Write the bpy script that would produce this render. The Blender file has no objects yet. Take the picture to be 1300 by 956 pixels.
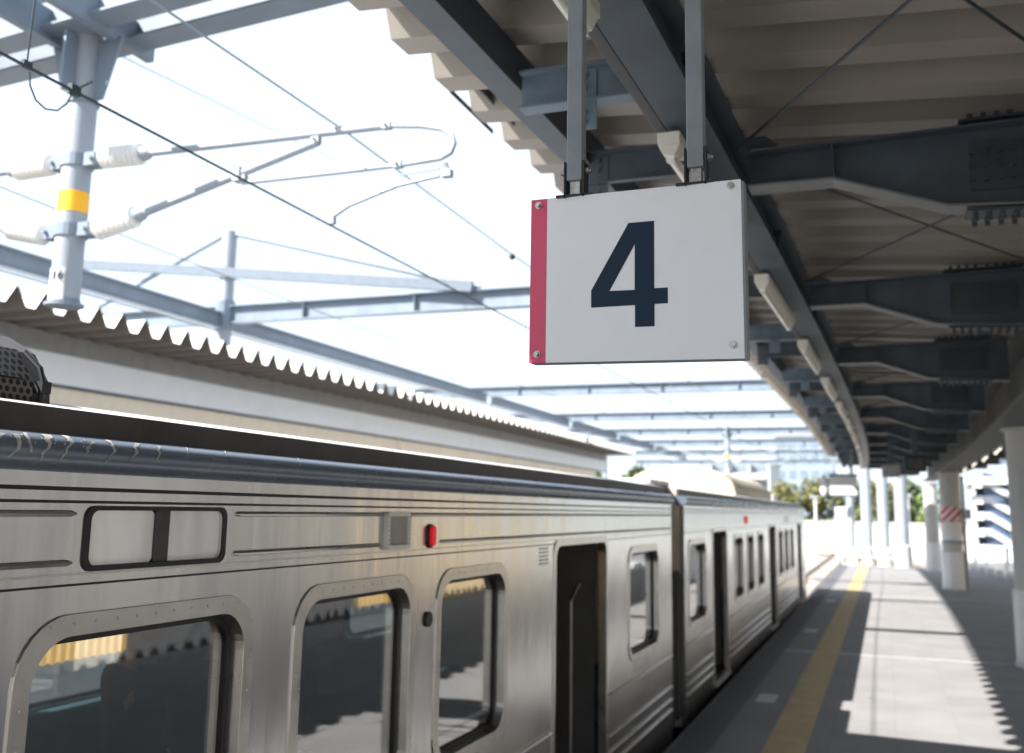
import bpy, bmesh, math, random
from mathutils import Vector, Matrix, noise as mnoise
from mathutils.geometry import tessellate_polygon
R = math.radians
random.seed(7)
scene = bpy.context.scene
COL = scene.collection

# ------------------------------------------------------------------ materials
def mat(name, col, rough=0.6, metal=0.0, var=0.12, vscale=6.0, stretch=(1, 1, 1), bump=0.0, bscale=40.0,
        dirt=0.0, dirtcol=(0.10, 0.07, 0.05), dscale=2.0, dstretch=(1, 1, 1), rvar=0.1, spec=0.5, tint2=None):
    m = bpy.data.materials.new(name); m.use_nodes = True
    nt = m.node_tree; N = nt.nodes; L = nt.links
    b = N['Principled BSDF']
    b.inputs['Metallic'].default_value = metal
    b.inputs['Specular IOR Level'].default_value = spec
    tc = N.new('ShaderNodeTexCoord')
    mp = N.new('ShaderNodeMapping'); mp.inputs['Scale'].default_value = stretch
    L.new(tc.outputs['Object'], mp.inputs['Vector'])
    nz = N.new('ShaderNodeTexNoise'); nz.inputs['Scale'].default_value = vscale; nz.inputs['Detail'].default_value = 6
    L.new(mp.outputs[0], nz.inputs['Vector'])
    rmp = N.new('ShaderNodeMapRange'); rmp.inputs[1].default_value = 0.3; rmp.inputs[2].default_value = 0.7
    L.new(nz.outputs['Fac'], rmp.inputs[0])
    mx = N.new('ShaderNodeMix'); mx.data_type = 'RGBA'
    c2 = tint2 or tuple(min(1, c * (1 + var)) for c in col)
    mx.inputs[6].default_value = (*[c * (1 - var) for c in col], 1); mx.inputs[7].default_value = (*c2, 1)
    L.new(rmp.outputs[0], mx.inputs[0])
    out = mx.outputs[2]
    if dirt > 0:
        mp2 = N.new('ShaderNodeMapping'); mp2.inputs['Scale'].default_value = dstretch
        L.new(tc.outputs['Object'], mp2.inputs['Vector'])
        n2 = N.new('ShaderNodeTexNoise'); n2.inputs['Scale'].default_value = dscale; n2.inputs['Detail'].default_value = 8; n2.inputs['Roughness'].default_value = 0.65
        L.new(mp2.outputs[0], n2.inputs['Vector'])
        r2 = N.new('ShaderNodeMapRange'); r2.inputs[1].default_value = 0.52; r2.inputs[2].default_value = 0.75; r2.inputs[4].default_value = dirt
        L.new(n2.outputs['Fac'], r2.inputs[0])
        m2 = N.new('ShaderNodeMix'); m2.data_type = 'RGBA'; m2.inputs[7].default_value = (*dirtcol, 1)
        L.new(r2.outputs[0], m2.inputs[0]); L.new(out, m2.inputs[6]); out = m2.outputs[2]
    L.new(out, b.inputs['Base Color'])
    rr = N.new('ShaderNodeMapRange'); rr.inputs[3].default_value = max(0.02, rough - rvar); rr.inputs[4].default_value = min(1, rough + rvar)
    L.new(nz.outputs['Fac'], rr.inputs[0]); L.new(rr.outputs[0], b.inputs['Roughness'])
    if bump > 0:
        n3 = N.new('ShaderNodeTexNoise'); n3.inputs['Scale'].default_value = bscale; n3.inputs['Detail'].default_value = 4
        L.new(mp.outputs[0], n3.inputs['Vector'])
        bp = N.new('ShaderNodeBump'); bp.inputs['Strength'].default_value = bump; bp.inputs['Distance'].default_value = 0.02
        L.new(n3.outputs['Fac'], bp.inputs['Height']); L.new(bp.outputs[0], b.inputs['Normal'])
    return m

def glass_mat(name, tint=(0.55, 0.6, 0.6), ior=1.55, rough=0.0, coat=0.0):
    m = bpy.data.materials.new(name); m.use_nodes = True
    nt = m.node_tree; N = nt.nodes; L = nt.links
    N.remove(N['Principled BSDF'])
    t = N.new('ShaderNodeBsdfTransparent'); t.inputs[0].default_value = (*tint, 1)
    g = N.new('ShaderNodeBsdfGlossy'); g.inputs['Roughness'].default_value = rough; g.inputs[0].default_value = (1, 1, 1, 1)
    f = N.new('ShaderNodeFresnel'); ge = N.new('ShaderNodeNewGeometry')
    mi = N.new('ShaderNodeMix'); mi.inputs[2].default_value = ior; mi.inputs[3].default_value = 1 / ior     # same index seen from either face of the pane
    L.new(ge.outputs['Backfacing'], mi.inputs[0]); L.new(mi.outputs[0], f.inputs[0])
    tc = N.new('ShaderNodeTexCoord'); nz = N.new('ShaderNodeTexNoise'); nz.inputs['Scale'].default_value = 1.3
    L.new(tc.outputs['Object'], nz.inputs['Vector'])
    bp = N.new('ShaderNodeBump'); bp.inputs['Strength'].default_value = 0.06; bp.inputs['Distance'].default_value = 0.02
    L.new(nz.outputs['Fac'], bp.inputs['Height']); L.new(bp.outputs[0], g.inputs['Normal'])
    x = N.new('ShaderNodeMixShader')
    co_ = N.new('ShaderNodeMath'); co_.operation = 'ADD'; co_.use_clamp = True; co_.inputs[1].default_value = coat      # heat reflecting film
    L.new(f.outputs[0], co_.inputs[0])
    L.new(co_.outputs[0], x.inputs[0]); L.new(t.outputs[0], x.inputs[1]); L.new(g.outputs[0], x.inputs[2])
    L.new(x.outputs[0], N['Material Output'].inputs[0])
    return m

def blind_mat():
    m = mat('roller_blind', (0.75, 0.42, 0.12), 0.8, var=0.18, vscale=5, stretch=(1, 7, 0.3))
    nt = m.node_tree; N = nt.nodes; L = nt.links; b = N['Principled BSDF']
    tr = N.new('ShaderNodeBsdfTranslucent'); tr.inputs[0].default_value = (0.95, 0.55, 0.16, 1)
    x = N.new('ShaderNodeMixShader'); x.inputs[0].default_value = 0.7
    L.new(b.outputs[0], x.inputs[1]); L.new(tr.outputs[0], x.inputs[2])
    L.new(x.outputs[0], N['Material Output'].inputs[0])
    return m

def hole_mat(name, base, pitch, rad):
    """sheet metal punched with staggered round holes (the dark openings are marks on the sheet)"""
    m = mat(name, base, 0.5, 0.2, var=0.2)
    nt = m.node_tree; N = nt.nodes; L = nt.links; b = N['Principled BSDF']
    tc = N.new('ShaderNodeTexCoord'); sp = N.new('ShaderNodeSeparateXYZ'); L.new(tc.outputs['Object'], sp.inputs[0])
    def M(op, a, bb=None, c=None):
        n = N.new('ShaderNodeMath'); n.operation = op
        for i, v in enumerate((a, bb, c)):
            if v is None: continue
            if hasattr(v, 'is_output') or hasattr(v, 'links'): L.new(v, n.inputs[i])
            else: n.inputs[i].default_value = v
        return n.outputs[0]
    v = M('DIVIDE', sp.outputs[2], pitch * 0.866); row = M('FLOOR', v)
    off = M('MULTIPLY', M('MODULO', row, 2.0), 0.5)
    u = M('ADD', M('DIVIDE', sp.outputs[1], pitch), off)
    fu = M('SUBTRACT', M('FRACT', u), 0.5); fv = M('MULTIPLY', M('SUBTRACT', M('FRACT', v), 0.5), 0.866)
    d = M('SQRT', M('ADD', M('MULTIPLY', fu, fu), M('MULTIPLY', fv, fv)))
    h = M('LESS_THAN', d, rad)
    mx = N.new('ShaderNodeMix'); mx.data_type = 'RGBA'; mx.inputs[7].default_value = (0.004, 0.004, 0.005, 1)
    src = b.inputs['Base Color'].links[0].from_socket
    L.new(h, mx.inputs[0]); L.new(src, mx.inputs[6]); L.new(mx.outputs[2], b.inputs['Base Color'])
    return m

def stripe_mat():
    m = mat('hazard_wrap', (0.75, 0.72, 0.7), 0.6)
    nt = m.node_tree; N = nt.nodes; L = nt.links; b = N['Principled BSDF']
    tc = N.new('ShaderNodeTexCoord'); w = N.new('ShaderNodeTexWave'); w.wave_type = 'BANDS'; w.bands_direction = 'DIAGONAL'
    w.inputs['Scale'].default_value = 2.6; w.inputs['Distortion'].default_value = 0
    mp = N.new('ShaderNodeMapping'); mp.inputs['Scale'].default_value = (1, 0.0, -1); L.new(tc.outputs['Object'], mp.inputs[0]); L.new(mp.outputs[0], w.inputs[0])
    r = N.new('ShaderNodeMath'); r.operation = 'GREATER_THAN'; r.inputs[1].default_value = 0.5; L.new(w.outputs['Fac'], r.inputs[0])
    mx = N.new('ShaderNodeMix'); mx.data_type = 'RGBA'; mx.inputs[6].default_value = (0.75, 0.7, 0.7, 1); mx.inputs[7].default_value = (0.5, 0.03, 0.06, 1)
    L.new(r.outputs[0], mx.inputs[0]); L.new(mx.outputs[2], b.inputs['Base Color'])
    return m

def emit_mat(name, col, s):
    m = bpy.data.materials.new(name); m.use_nodes = True
    b = m.node_tree.nodes['Principled BSDF']; b.inputs['Base Color'].default_value = (*col, 1)
    b.inputs['Emission Color'].default_value = (*col, 1); b.inputs['Emission Strength'].default_value = s
    return m

def platform_mat():
    """grey paving slabs with thin joints and worn patches"""
    m = mat('platform_paving', (0.196, 0.193, 0.194), 0.85, var=0.1, vscale=1.3, bump=0.15, bscale=90, dirt=0.4, dirtcol=(0.13, 0.13, 0.132), dscale=0.9)
    nt = m.node_tree; N = nt.nodes; L = nt.links; b = N['Principled BSDF']
    tc = N.new('ShaderNodeTexCoord'); br = N.new('ShaderNodeTexBrick'); br.offset = 0.0
    br.inputs['Scale'].default_value = 1.0; br.inputs['Mortar Size'].default_value = 0.004
    br.inputs['Brick Width'].default_value = 0.6; br.inputs['Row Height'].default_value = 0.6
    br.inputs['Color1'].default_value = (1, 1, 1, 1); br.inputs['Color2'].default_value = (0.93, 0.93, 0.94, 1); br.inputs['Mortar'].default_value = (0.8, 0.79, 0.77, 1)
    L.new(tc.outputs['Object'], br.inputs['Vector'])
    mx = N.new('ShaderNodeMix'); mx.data_type = 'RGBA'; mx.blend_type = 'MULTIPLY'; mx.inputs[0].default_value = 1
    src = b.inputs['Base Color'].links[0].from_socket
    L.new(src, mx.inputs[6]); L.new(br.outputs['Color'], mx.inputs[7]); L.new(mx.outputs[2], b.inputs['Base Color'])
    return m

M = {}
M['sign_white'] = mat('sign_white', (0.86, 0.865, 0.87), 0.32, var=0.02, vscale=3, dirt=0.10, dirtcol=(0.55, 0.5, 0.42), dscale=9)
M['sign_red'] = mat('sign_red', (0.72, 0.045, 0.13), 0.35, var=0.04)
M['sign_navy'] = mat('sign_navy', (0.010, 0.026, 0.052), 0.5, var=0.05, spec=0.2)
M['bolt'] = mat('galvanised_bolt', (0.45, 0.43, 0.40), 0.4, 0.9, var=0.3, vscale=60, dirt=0.6, dirtcol=(0.15, 0.08, 0.04), dscale=50)
M['post'] = mat('painted_post', (0.25, 0.28, 0.305), 0.45, var=0.1, vscale=9, dirt=0.3, dirtcol=(0.12, 0.11, 0.10), dscale=7)
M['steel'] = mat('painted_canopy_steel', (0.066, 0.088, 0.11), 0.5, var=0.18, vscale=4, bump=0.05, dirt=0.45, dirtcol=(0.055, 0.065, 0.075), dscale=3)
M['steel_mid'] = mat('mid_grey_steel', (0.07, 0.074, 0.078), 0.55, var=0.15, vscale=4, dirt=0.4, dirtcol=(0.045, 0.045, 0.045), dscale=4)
M['steel_blue'] = mat('bracket_steel', (0.14, 0.19, 0.24), 0.5, var=0.2, vscale=8)
M['steel_dark'] = mat('splice_steel', (0.045, 0.056, 0.068), 0.5, var=0.2)
M['flange'] = mat('flange_steel', (0.17, 0.18, 0.185), 0.5, var=0.18, vscale=4, dirt=0.4, dirtcol=(0.09, 0.095, 0.1), dscale=5)
M['steel2'] = mat('grey_flange_steel', (0.30, 0.30, 0.295), 0.55, var=0.15, vscale=4, dirt=0.4, dirtcol=(0.15, 0.14, 0.13), dscale=4)
M['darkbolt'] = mat('dark_bolt', (0.03, 0.032, 0.036), 0.5, 0.3)
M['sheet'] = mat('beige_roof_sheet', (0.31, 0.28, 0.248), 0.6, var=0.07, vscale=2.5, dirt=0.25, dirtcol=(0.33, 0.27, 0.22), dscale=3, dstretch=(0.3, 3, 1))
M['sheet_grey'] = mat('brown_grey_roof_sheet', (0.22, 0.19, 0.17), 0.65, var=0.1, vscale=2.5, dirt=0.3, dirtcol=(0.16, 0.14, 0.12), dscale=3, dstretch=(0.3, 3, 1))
M['sheet_top'] = mat('sunlit_roof_top', (0.58, 0.57, 0.55), 0.6, var=0.1, dirt=0.3, dirtcol=(0.4, 0.37, 0.33), dscale=2)  # lighter colour on top faces paints in the sunlight on the sheet
M['lamp_white'] = mat('lamp_housing_white', (0.72, 0.69, 0.62), 0.45, var=0.06, dirt=0.35, dirtcol=(0.35, 0.26, 0.16), dscale=12)
M['tube'] = mat('fluorescent_tube', (0.85, 0.83, 0.76), 0.3, var=0.02)
M['tube_on'] = emit_mat('lit_fluorescent_tube', (1.0, 0.95, 0.85), 0.55)
M['stainless'] = mat('brushed_stainless', (0.66, 0.655, 0.645), 0.24, 1.0, var=0.05, vscale=2.0, stretch=(1, 3, 0.35), bump=0.4, bscale=1.1, rvar=0.05, dirt=0.3, dirtcol=(0.42, 0.40, 0.375), dscale=1.6, dstretch=(1, 3.0, 0.3))
M['stainless_trim'] = mat('stainless_trim', (0.60, 0.58, 0.55), 0.3, 1.0, var=0.1, vscale=8, rvar=0.08)
M['seam'] = mat('dark_seam', (0.03, 0.03, 0.032), 0.5, 0.5)
M['shoulder'] = mat('roof_shoulder_paint', (0.15, 0.185, 0.24), 0.27, 0.3, var=0.15, vscale=2, stretch=(1, 0.5, 1), rvar=0.06, spec=0.8, dirt=0.25, dirtcol=(0.3, 0.3, 0.3), dscale=1.5, dstretch=(1, 4.0, 0.9))
M['upstand'] = mat('roof_edge_dark', (0.055, 0.05, 0.048), 0.5, 0.0, var=0.4, vscale=4, dirt=0.6, dirtcol=(0.085, 0.08, 0.085), dscale=4, dstretch=(1, 3, 1))
M['roof'] = mat('roof_grey', (0.42, 0.42, 0.43), 0.6, var=0.12, vscale=4)
M['rubber'] = mat('black_rubber', (0.012, 0.012, 0.013), 0.5)
M['cream'] = mat('cream_paint', (0.56, 0.47, 0.35), 0.5, var=0.06, dirt=0.3, dirtcol=(0.5, 0.4, 0.28), dscale=3)
M['dropping'] = mat('dried_droppings', (0.40, 0.39, 0.38), 0.8, var=0.35, vscale=25)
M['glass'] = glass_mat('train_glass', (0.90, 0.93, 0.92), 1.5, coat=0.15)
M['glass_light'] = mat('backlit_frosted_glass', (0.92, 0.935, 0.90), 0.10, var=0.10, vscale=6, stretch=(1, 3, 0.6), spec=0.9, rvar=0.05)  # near-white base stands in for light coming through the pane
M['interior'] = mat('train_interior', (0.07, 0.07, 0.072), 0.6)
M['floor_int'] = mat('train_floor', (0.06, 0.065, 0.07), 0.5)
M['seat'] = mat('seat_fabric', (0.05, 0.12, 0.16), 0.9)
M['handrail'] = mat('handrail_steel', (0.22, 0.22, 0.23), 0.35, 1.0)
M['blind'] = blind_mat()
M['red_lens'] = emit_mat('red_lens', (0.75, 0.01, 0.02), 0.12)
M['punched'] = hole_mat('punched_sheet', (0.13, 0.125, 0.12), 0.025, 0.33)
M['grille_frame'] = mat('grille_frame', (0.70, 0.68, 0.63), 0.4, var=0.05)
M['meter'] = mat('grille_mesh', (0.42, 0.4, 0.36), 0.5, 0.6, bump=0.5, bscale=220)
M['pole'] = mat('galvanised_pole', (0.27, 0.30, 0.34), 0.55, 0.0, var=0.08, vscale=5, stretch=(1, 1, 0.4), dirt=0.2, dirtcol=(0.3, 0.31, 0.33), dscale=3)
M['gantry'] = mat('gantry_steel', (0.165, 0.205, 0.255), 0.55, 0.0, var=0.12, vscale=3, dirt=0.35, dirtcol=(0.22, 0.25, 0.28), dscale=2)
M['gantry_dark'] = mat('shaded_gantry_strut', (0.115, 0.145, 0.185), 0.6, var=0.12)  # darker gantry copy, its colour offsetting sunlight on the tilted strut
M['porcelain'] = mat('porcelain', (0.74, 0.735, 0.71), 0.25, var=0.04)
M['yellow'] = mat('yellow_band', (0.85, 0.42, 0.01), 0.5, var=0.08)
M['plate'] = mat('number_plate', (0.50, 0.50, 0.50), 0.5, var=0.04)
M['wire'] = mat('weathered_wire', (0.018, 0.034, 0.038), 0.6, 0.2)
M['wire_light'] = mat('pale_wire', (0.22, 0.25, 0.28), 0.5, 0.4)
M['column'] = mat('column_paint', (0.44, 0.43, 0.42), 0.5, var=0.05, vscale=3, dirt=0.3, dirtcol=(0.38, 0.35, 0.32), dscale=2)
M['column_base'] = mat('column_base_cover', (0.66, 0.66, 0.67), 0.45, var=0.04)
M['hazard'] = stripe_mat()
M['platform'] = platform_mat()
M['edge'] = mat('platform_edge_strip', (0.13, 0.135, 0.145), 0.8, var=0.12, vscale=3)  # toned below the paving to deepen the shade beside the train
M['rib'] = mat('edge_rib', (0.08, 0.08, 0.085), 0.8)
M['tactile'] = mat('tactile_yellow', (0.39, 0.285, 0.145), 0.75, var=0.12, vscale=3, dirt=0.3, dirtcol=(0.3, 0.21, 0.1), dscale=2)
M['white_paint'] = mat('white_marking', (0.42, 0.41, 0.44), 0.7, var=0.08)
M['joint'] = mat('drain_joint', (0.40, 0.40, 0.40), 0.6, 0.3)
M['concrete'] = mat('concrete', (0.45, 0.44, 0.42), 0.85, var=0.1, vscale=1.5, bump=0.1)
M['concrete_mid'] = mat('grey_concrete', (0.36, 0.355, 0.35), 0.85)
M['ballast_dark'] = mat('dark_ballast', (0.13, 0.12, 0.105), 0.95, var=0.35, vscale=9, bump=0.8, bscale=30)  # darkened copy of the ballast, keeping near tracks dim and cutting bounced light
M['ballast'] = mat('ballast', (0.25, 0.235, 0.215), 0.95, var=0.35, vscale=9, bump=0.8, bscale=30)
M['ground'] = mat('ground', (0.24, 0.23, 0.21), 0.95, var=0.2, vscale=0.4)
M['rail_rust'] = mat('rusty_rail', (0.20, 0.11, 0.07), 0.6, 0.2)
M['rail'] = mat('rail_steel', (0.24, 0.215, 0.195), 0.55, 0.5)
M['sleeper'] = mat('sleeper', (0.3, 0.27, 0.24), 0.9)
M['fascia'] = mat('white_fascia', (0.92, 0.92, 0.93), 0.5, var=0.02, dirt=0.15, dirtcol=(0.55, 0.5, 0.45), dscale=1.5)
M['wall_cream'] = mat('cream_wall_panel', (0.92, 0.79, 0.62), 0.7, var=0.04, dirt=0.3, dirtcol=(0.42, 0.22, 0.08), dscale=1.7, dstretch=(1, 1, 0.5))
M['white_wall'] = mat('white_wall', (0.58, 0.58, 0.575), 0.7, var=0.04)
M['apt'] = mat('apartment_white', (0.42, 0.435, 0.45), 0.7, var=0.04)
M['apt_grey'] = mat('apartment_grey', (0.22, 0.275, 0.33), 0.7, var=0.05)
M['win_dark'] = mat('window_glass', (0.16, 0.20, 0.24), 0.15, var=0.1)
M['barrier'] = mat('barrier_panel', (0.075, 0.078, 0.085), 0.7)
M['wall_pale'] = mat('pale_panel', (0.44, 0.42, 0.385), 0.7)
M['wall_warm'] = mat('warm_panel', (0.49, 0.385, 0.235), 0.7)
M['bark'] = mat('bark', (0.09, 0.07, 0.05), 0.9)
def leaf(n, a, b): return mat(n, a, 0.7, tint2=b, vscale=1.2)
M['leaf1'] = leaf('leaf_olive', (0.06, 0.075, 0.025), (0.20, 0.185, 0.06))
M['leaf2'] = leaf('leaf_green', (0.045, 0.07, 0.03), (0.13, 0.17, 0.06))
M['leaf3'] = leaf('leaf_bright', (0.08, 0.125, 0.03), (0.22, 0.29, 0.07))
M['skin'] = mat('skin', (0.45, 0.28, 0.2), 0.6)
M['cloth_dark'] = mat('dark_jacket', (0.012, 0.014, 0.02), 0.9)
M['cloth_grey'] = mat('grey_jacket', (0.06, 0.065, 0.075), 0.9)
M['hair'] = mat('black_hair', (0.012, 0.01, 0.009), 0.5)
M['black'] = mat('black_plastic', (0.012, 0.012, 0.014), 0.5)
M['blue_dark'] = mat('dark_blue_stair', (0.06, 0.10, 0.17), 0.6)  # dark blue of the stair flights
M['navy_sign'] = M['sign_navy']

# ------------------------------------------------------------------ mesh builder
class MB:
    def __init__(s): s.v = []; s.f = []
    def add(s, vs, fs):
        o = len(s.v); s.v += [tuple(p) for p in vs]; s.f += [tuple(i + o for i in f) for f in fs]; return s
    def box(s, x0, x1, y0, y1, z0, z1):
        return s.add([(x0, y0, z0), (x1, y0, z0), (x1, y1, z0), (x0, y1, z0), (x0, y0, z1), (x1, y0, z1), (x1, y1, z1), (x0, y1, z1)],
                     [(0, 3, 2, 1), (4, 5, 6, 7), (0, 1, 5, 4), (1, 2, 6, 5), (2, 3, 7, 6), (3, 0, 4, 7)])
    def bar(s, a, b, w, h, up=(0, 0, 1)):
        a = Vector(a); b = Vector(b); d = (b - a).normalized(); u = Vector(up)
        if abs(d.dot(u)) > 0.98: u = Vector((0, 1, 0))
        r = d.cross(u).normalized() * w / 2; t = r.cross(d).normalized() * h / 2
        p = [a - r - t, a + r - t, a + r + t, a - r + t, b - r - t, b + r - t, b + r + t, b - r + t]
        return s.add(p, [(0, 1, 2, 3), (7, 6, 5, 4), (0, 4, 5, 1), (1, 5, 6, 2), (2, 6, 7, 3), (3, 7, 4, 0)])
    def tube(s, pts, r, n=8, r2=None):
        pts = [Vector(p) for p in pts]; rings = []; prev = None
        for i, p in enumerate(pts):
            d = (pts[min(i + 1, len(pts) - 1)] - pts[max(i - 1, 0)]).normalized()
            if prev is None:
                u = Vector((0, 0, 1)) if abs(d.z) < 0.9 else Vector((1, 0, 0))
                u = (u - d * u.dot(d)).normalized()
            else: u = (prev - d * prev.dot(d)).normalized()
            prev = u; w = d.cross(u)
            rr = r if r2 is None else r + (r2 - r) * i / (len(pts) - 1)
            if isinstance(r, (list, tuple)): rr = r[i]
            rings.append([p + (u * math.cos(2 * math.pi * k / n) + w * math.sin(2 * math.pi * k / n)) * rr for k in range(n)])
        vs = [q for g in rings for q in g]; fs = []
        for i in range(len(rings) - 1):
            for k in range(n):
                a = i * n + k; b = i * n + (k + 1) % n
                fs.append((a, b, b + n, a + n))
        fs.append(tuple(reversed(range(n)))); fs.append(tuple(range(len(vs) - n, len(vs))))
        return s.add(vs, fs)
    def prism(s, poly, axis, a0, a1):
        """poly: list of 2D points; axis: 'x' (poly in y,z) 'y' (x,z) 'z' (x,y)"""
        def P(u, v, a): return (a, u, v) if axis == 'x' else (u, a, v) if axis == 'y' else (u, v, a)
        n = len(poly); vs = [P(u, v, a0) for u, v in poly] + [P(u, v, a1) for u, v in poly]
        fs = [(i, (i + 1) % n, n + (i + 1) % n, n + i) for i in range(n)]
        for tri in tessellate_polygon([[Vector((u, v, 0)) for u, v in poly]]):
            fs.append(tuple(tri)); fs.append(tuple(n + i for i in reversed(tri)))
        return s.add(vs, fs)
    def plate(s, outer, holes, axis, a0, a1):
        """flat plate with holes and a thickness"""
        def P(u, v, a): return (a, u, v) if axis == 'x' else (u, a, v) if axis == 'y' else (u, v, a)
        loops = [outer] + holes
        flat = [p for l in loops for p in l]; n = len(flat)
        vs = [P(u, v, a0) for u, v in flat] + [P(u, v, a1) for u, v in flat]; fs = []
        for tri in tessellate_polygon([[Vector((u, v, 0)) for u, v in l] for l in loops]):
            fs.append(tuple(tri)); fs.append(tuple(n + i for i in reversed(tri)))
        o = 0
        for l in loops:
            k = len(l)
            for i in range(k): fs.append((o + i, o + (i + 1) % k, n + o + (i + 1) % k, n + o + i))
            o += k
        return s.add(vs, fs)
    def lathe(s, prof, c, n=24):
        c = Vector(c); vs = []; fs = []
        for r, z in prof:
            for k in range(n): vs.append((c.x + r * math.cos(2 * math.pi * k / n), c.y + r * math.sin(2 * math.pi * k / n), c.z + z))
        for i in range(len(prof) - 1):
            for k in range(n):
                a = i * n + k; b = i * n + (k + 1) % n; fs.append((a, b, b + n, a + n))
        fs.append(tuple(reversed(range(n)))); fs.append(tuple(range(len(vs) - n, len(vs))))
        return s.add(vs, fs)
    def sphere(s, c, r, n=10, m=6, sc=(1, 1, 1)):
        c = Vector(c); vs = [(c.x, c.y, c.z - r * sc[2])]; fs = []
        for i in range(1, m):
            t = math.pi * i / m - math.pi / 2
            for k in range(n):
                a = 2 * math.pi * k / n
                vs.append((c.x + sc[0] * r * math.cos(t) * math.cos(a), c.y + sc[1] * r * math.cos(t) * math.sin(a), c.z + sc[2] * r * math.sin(t)))
        vs.append((c.x, c.y, c.z + r * sc[2])); e = len(vs) - 1
        for k in range(n):
            fs.append((0, 1 + (k + 1) % n, 1 + k)); fs.append((e, e - n + k, e - n + (k + 1) % n))
        for i in range(m - 2):
            for k in range(n):
                a = 1 + i * n + k; b = 1 + i * n + (k + 1) % n; fs.append((a, b, b + n, a + n))
        return s.add(vs, fs)
    def bolts_z(s, pts, r=0.014, h=0.02, down=True):
        for x, y, z in pts:
            s.tube([(x, y, z), (x, y, z - h if down else z + h)], r, 6)
        return s
    def build(s, name, material, parent=None, smooth=False, bevel=0.0):
        me = bpy.data.meshes.new(name)
        off = Vector((0, 0, 0))
        if parent is not None:
            q = parent
            while q is not None: off += q.location; q = q.parent
        me.from_pydata([(x - off.x, y - off.y, z - off.z) for x, y, z in s.v], [], s.f)
        bm = bmesh.new(); bm.from_mesh(me); bmesh.ops.recalc_face_normals(bm, faces=bm.faces); bm.to_mesh(me); bm.free()
        me.materials.append(material)
        if smooth:
            me.polygons.foreach_set('use_smooth', [True] * len(me.polygons))
            try: me.set_sharp_from_angle(angle=R(40))
            except Exception: pass
        me.update()
        o = bpy.data.objects.new(name, me); COL.objects.link(o)
        if parent is not None: o.parent = parent
        if bevel > 0:
            b = o.modifiers.new('edge', 'BEVEL'); b.width = bevel; b.segments = 2; b.limit_method = 'ANGLE'; b.angle_limit = R(50)
        return o

def tag(o, label=None, cat=None, group=None, kind=None):
    if label: o['label'] = label
    if cat: o['category'] = cat
    if group: o['group'] = group
    if kind: o['kind'] = kind
    return o
def thing(name, loc, label, cat, group=None):
    o = bpy.data.objects.new(name, None); COL.objects.link(o); o.location = loc; o.empty_display_size = 0.1
    return tag(o, label, cat, group)
def dup(o, parent=None, loc=None):
    c = o.copy(); COL.objects.link(c)
    if parent is not None: c.parent = parent
    if loc is not None: c.location = loc
    for ch in [q for q in ALL() if q.parent == o]: dup(ch, c)
    return c
def ALL(): return list(COL.objects)

def rrect(y0, y1, z0, z1, r, n=6, rb=None):
    """rounded rectangle loop (ccw), rb: bottom radius"""
    rb = r if rb is None else rb; p = []
    for cx, cy, rr, a0 in ((y1 - rb, z0 + rb, rb, -90), (y1 - r, z1 - r, r, 0), (y0 + r, z1 - r, r, 90), (y0 + rb, z0 + rb, rb, 180)):
        for k in range(n + 1):
            a = R(a0 + 90 * k / n); p.append((cx + rr * math.cos(a), cy + rr * math.sin(a)))
    return p

# ------------------------------------------------------------------ setting
PE = -1.95          # platform edge (track side)
def right_edge(y): return 5.6 if y < 33 else 5.6 - (y - 33) * 0.145
XO = lambda y: -0.0008 * (y - 25) ** 2      # gentle curve of the canopies

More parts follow.
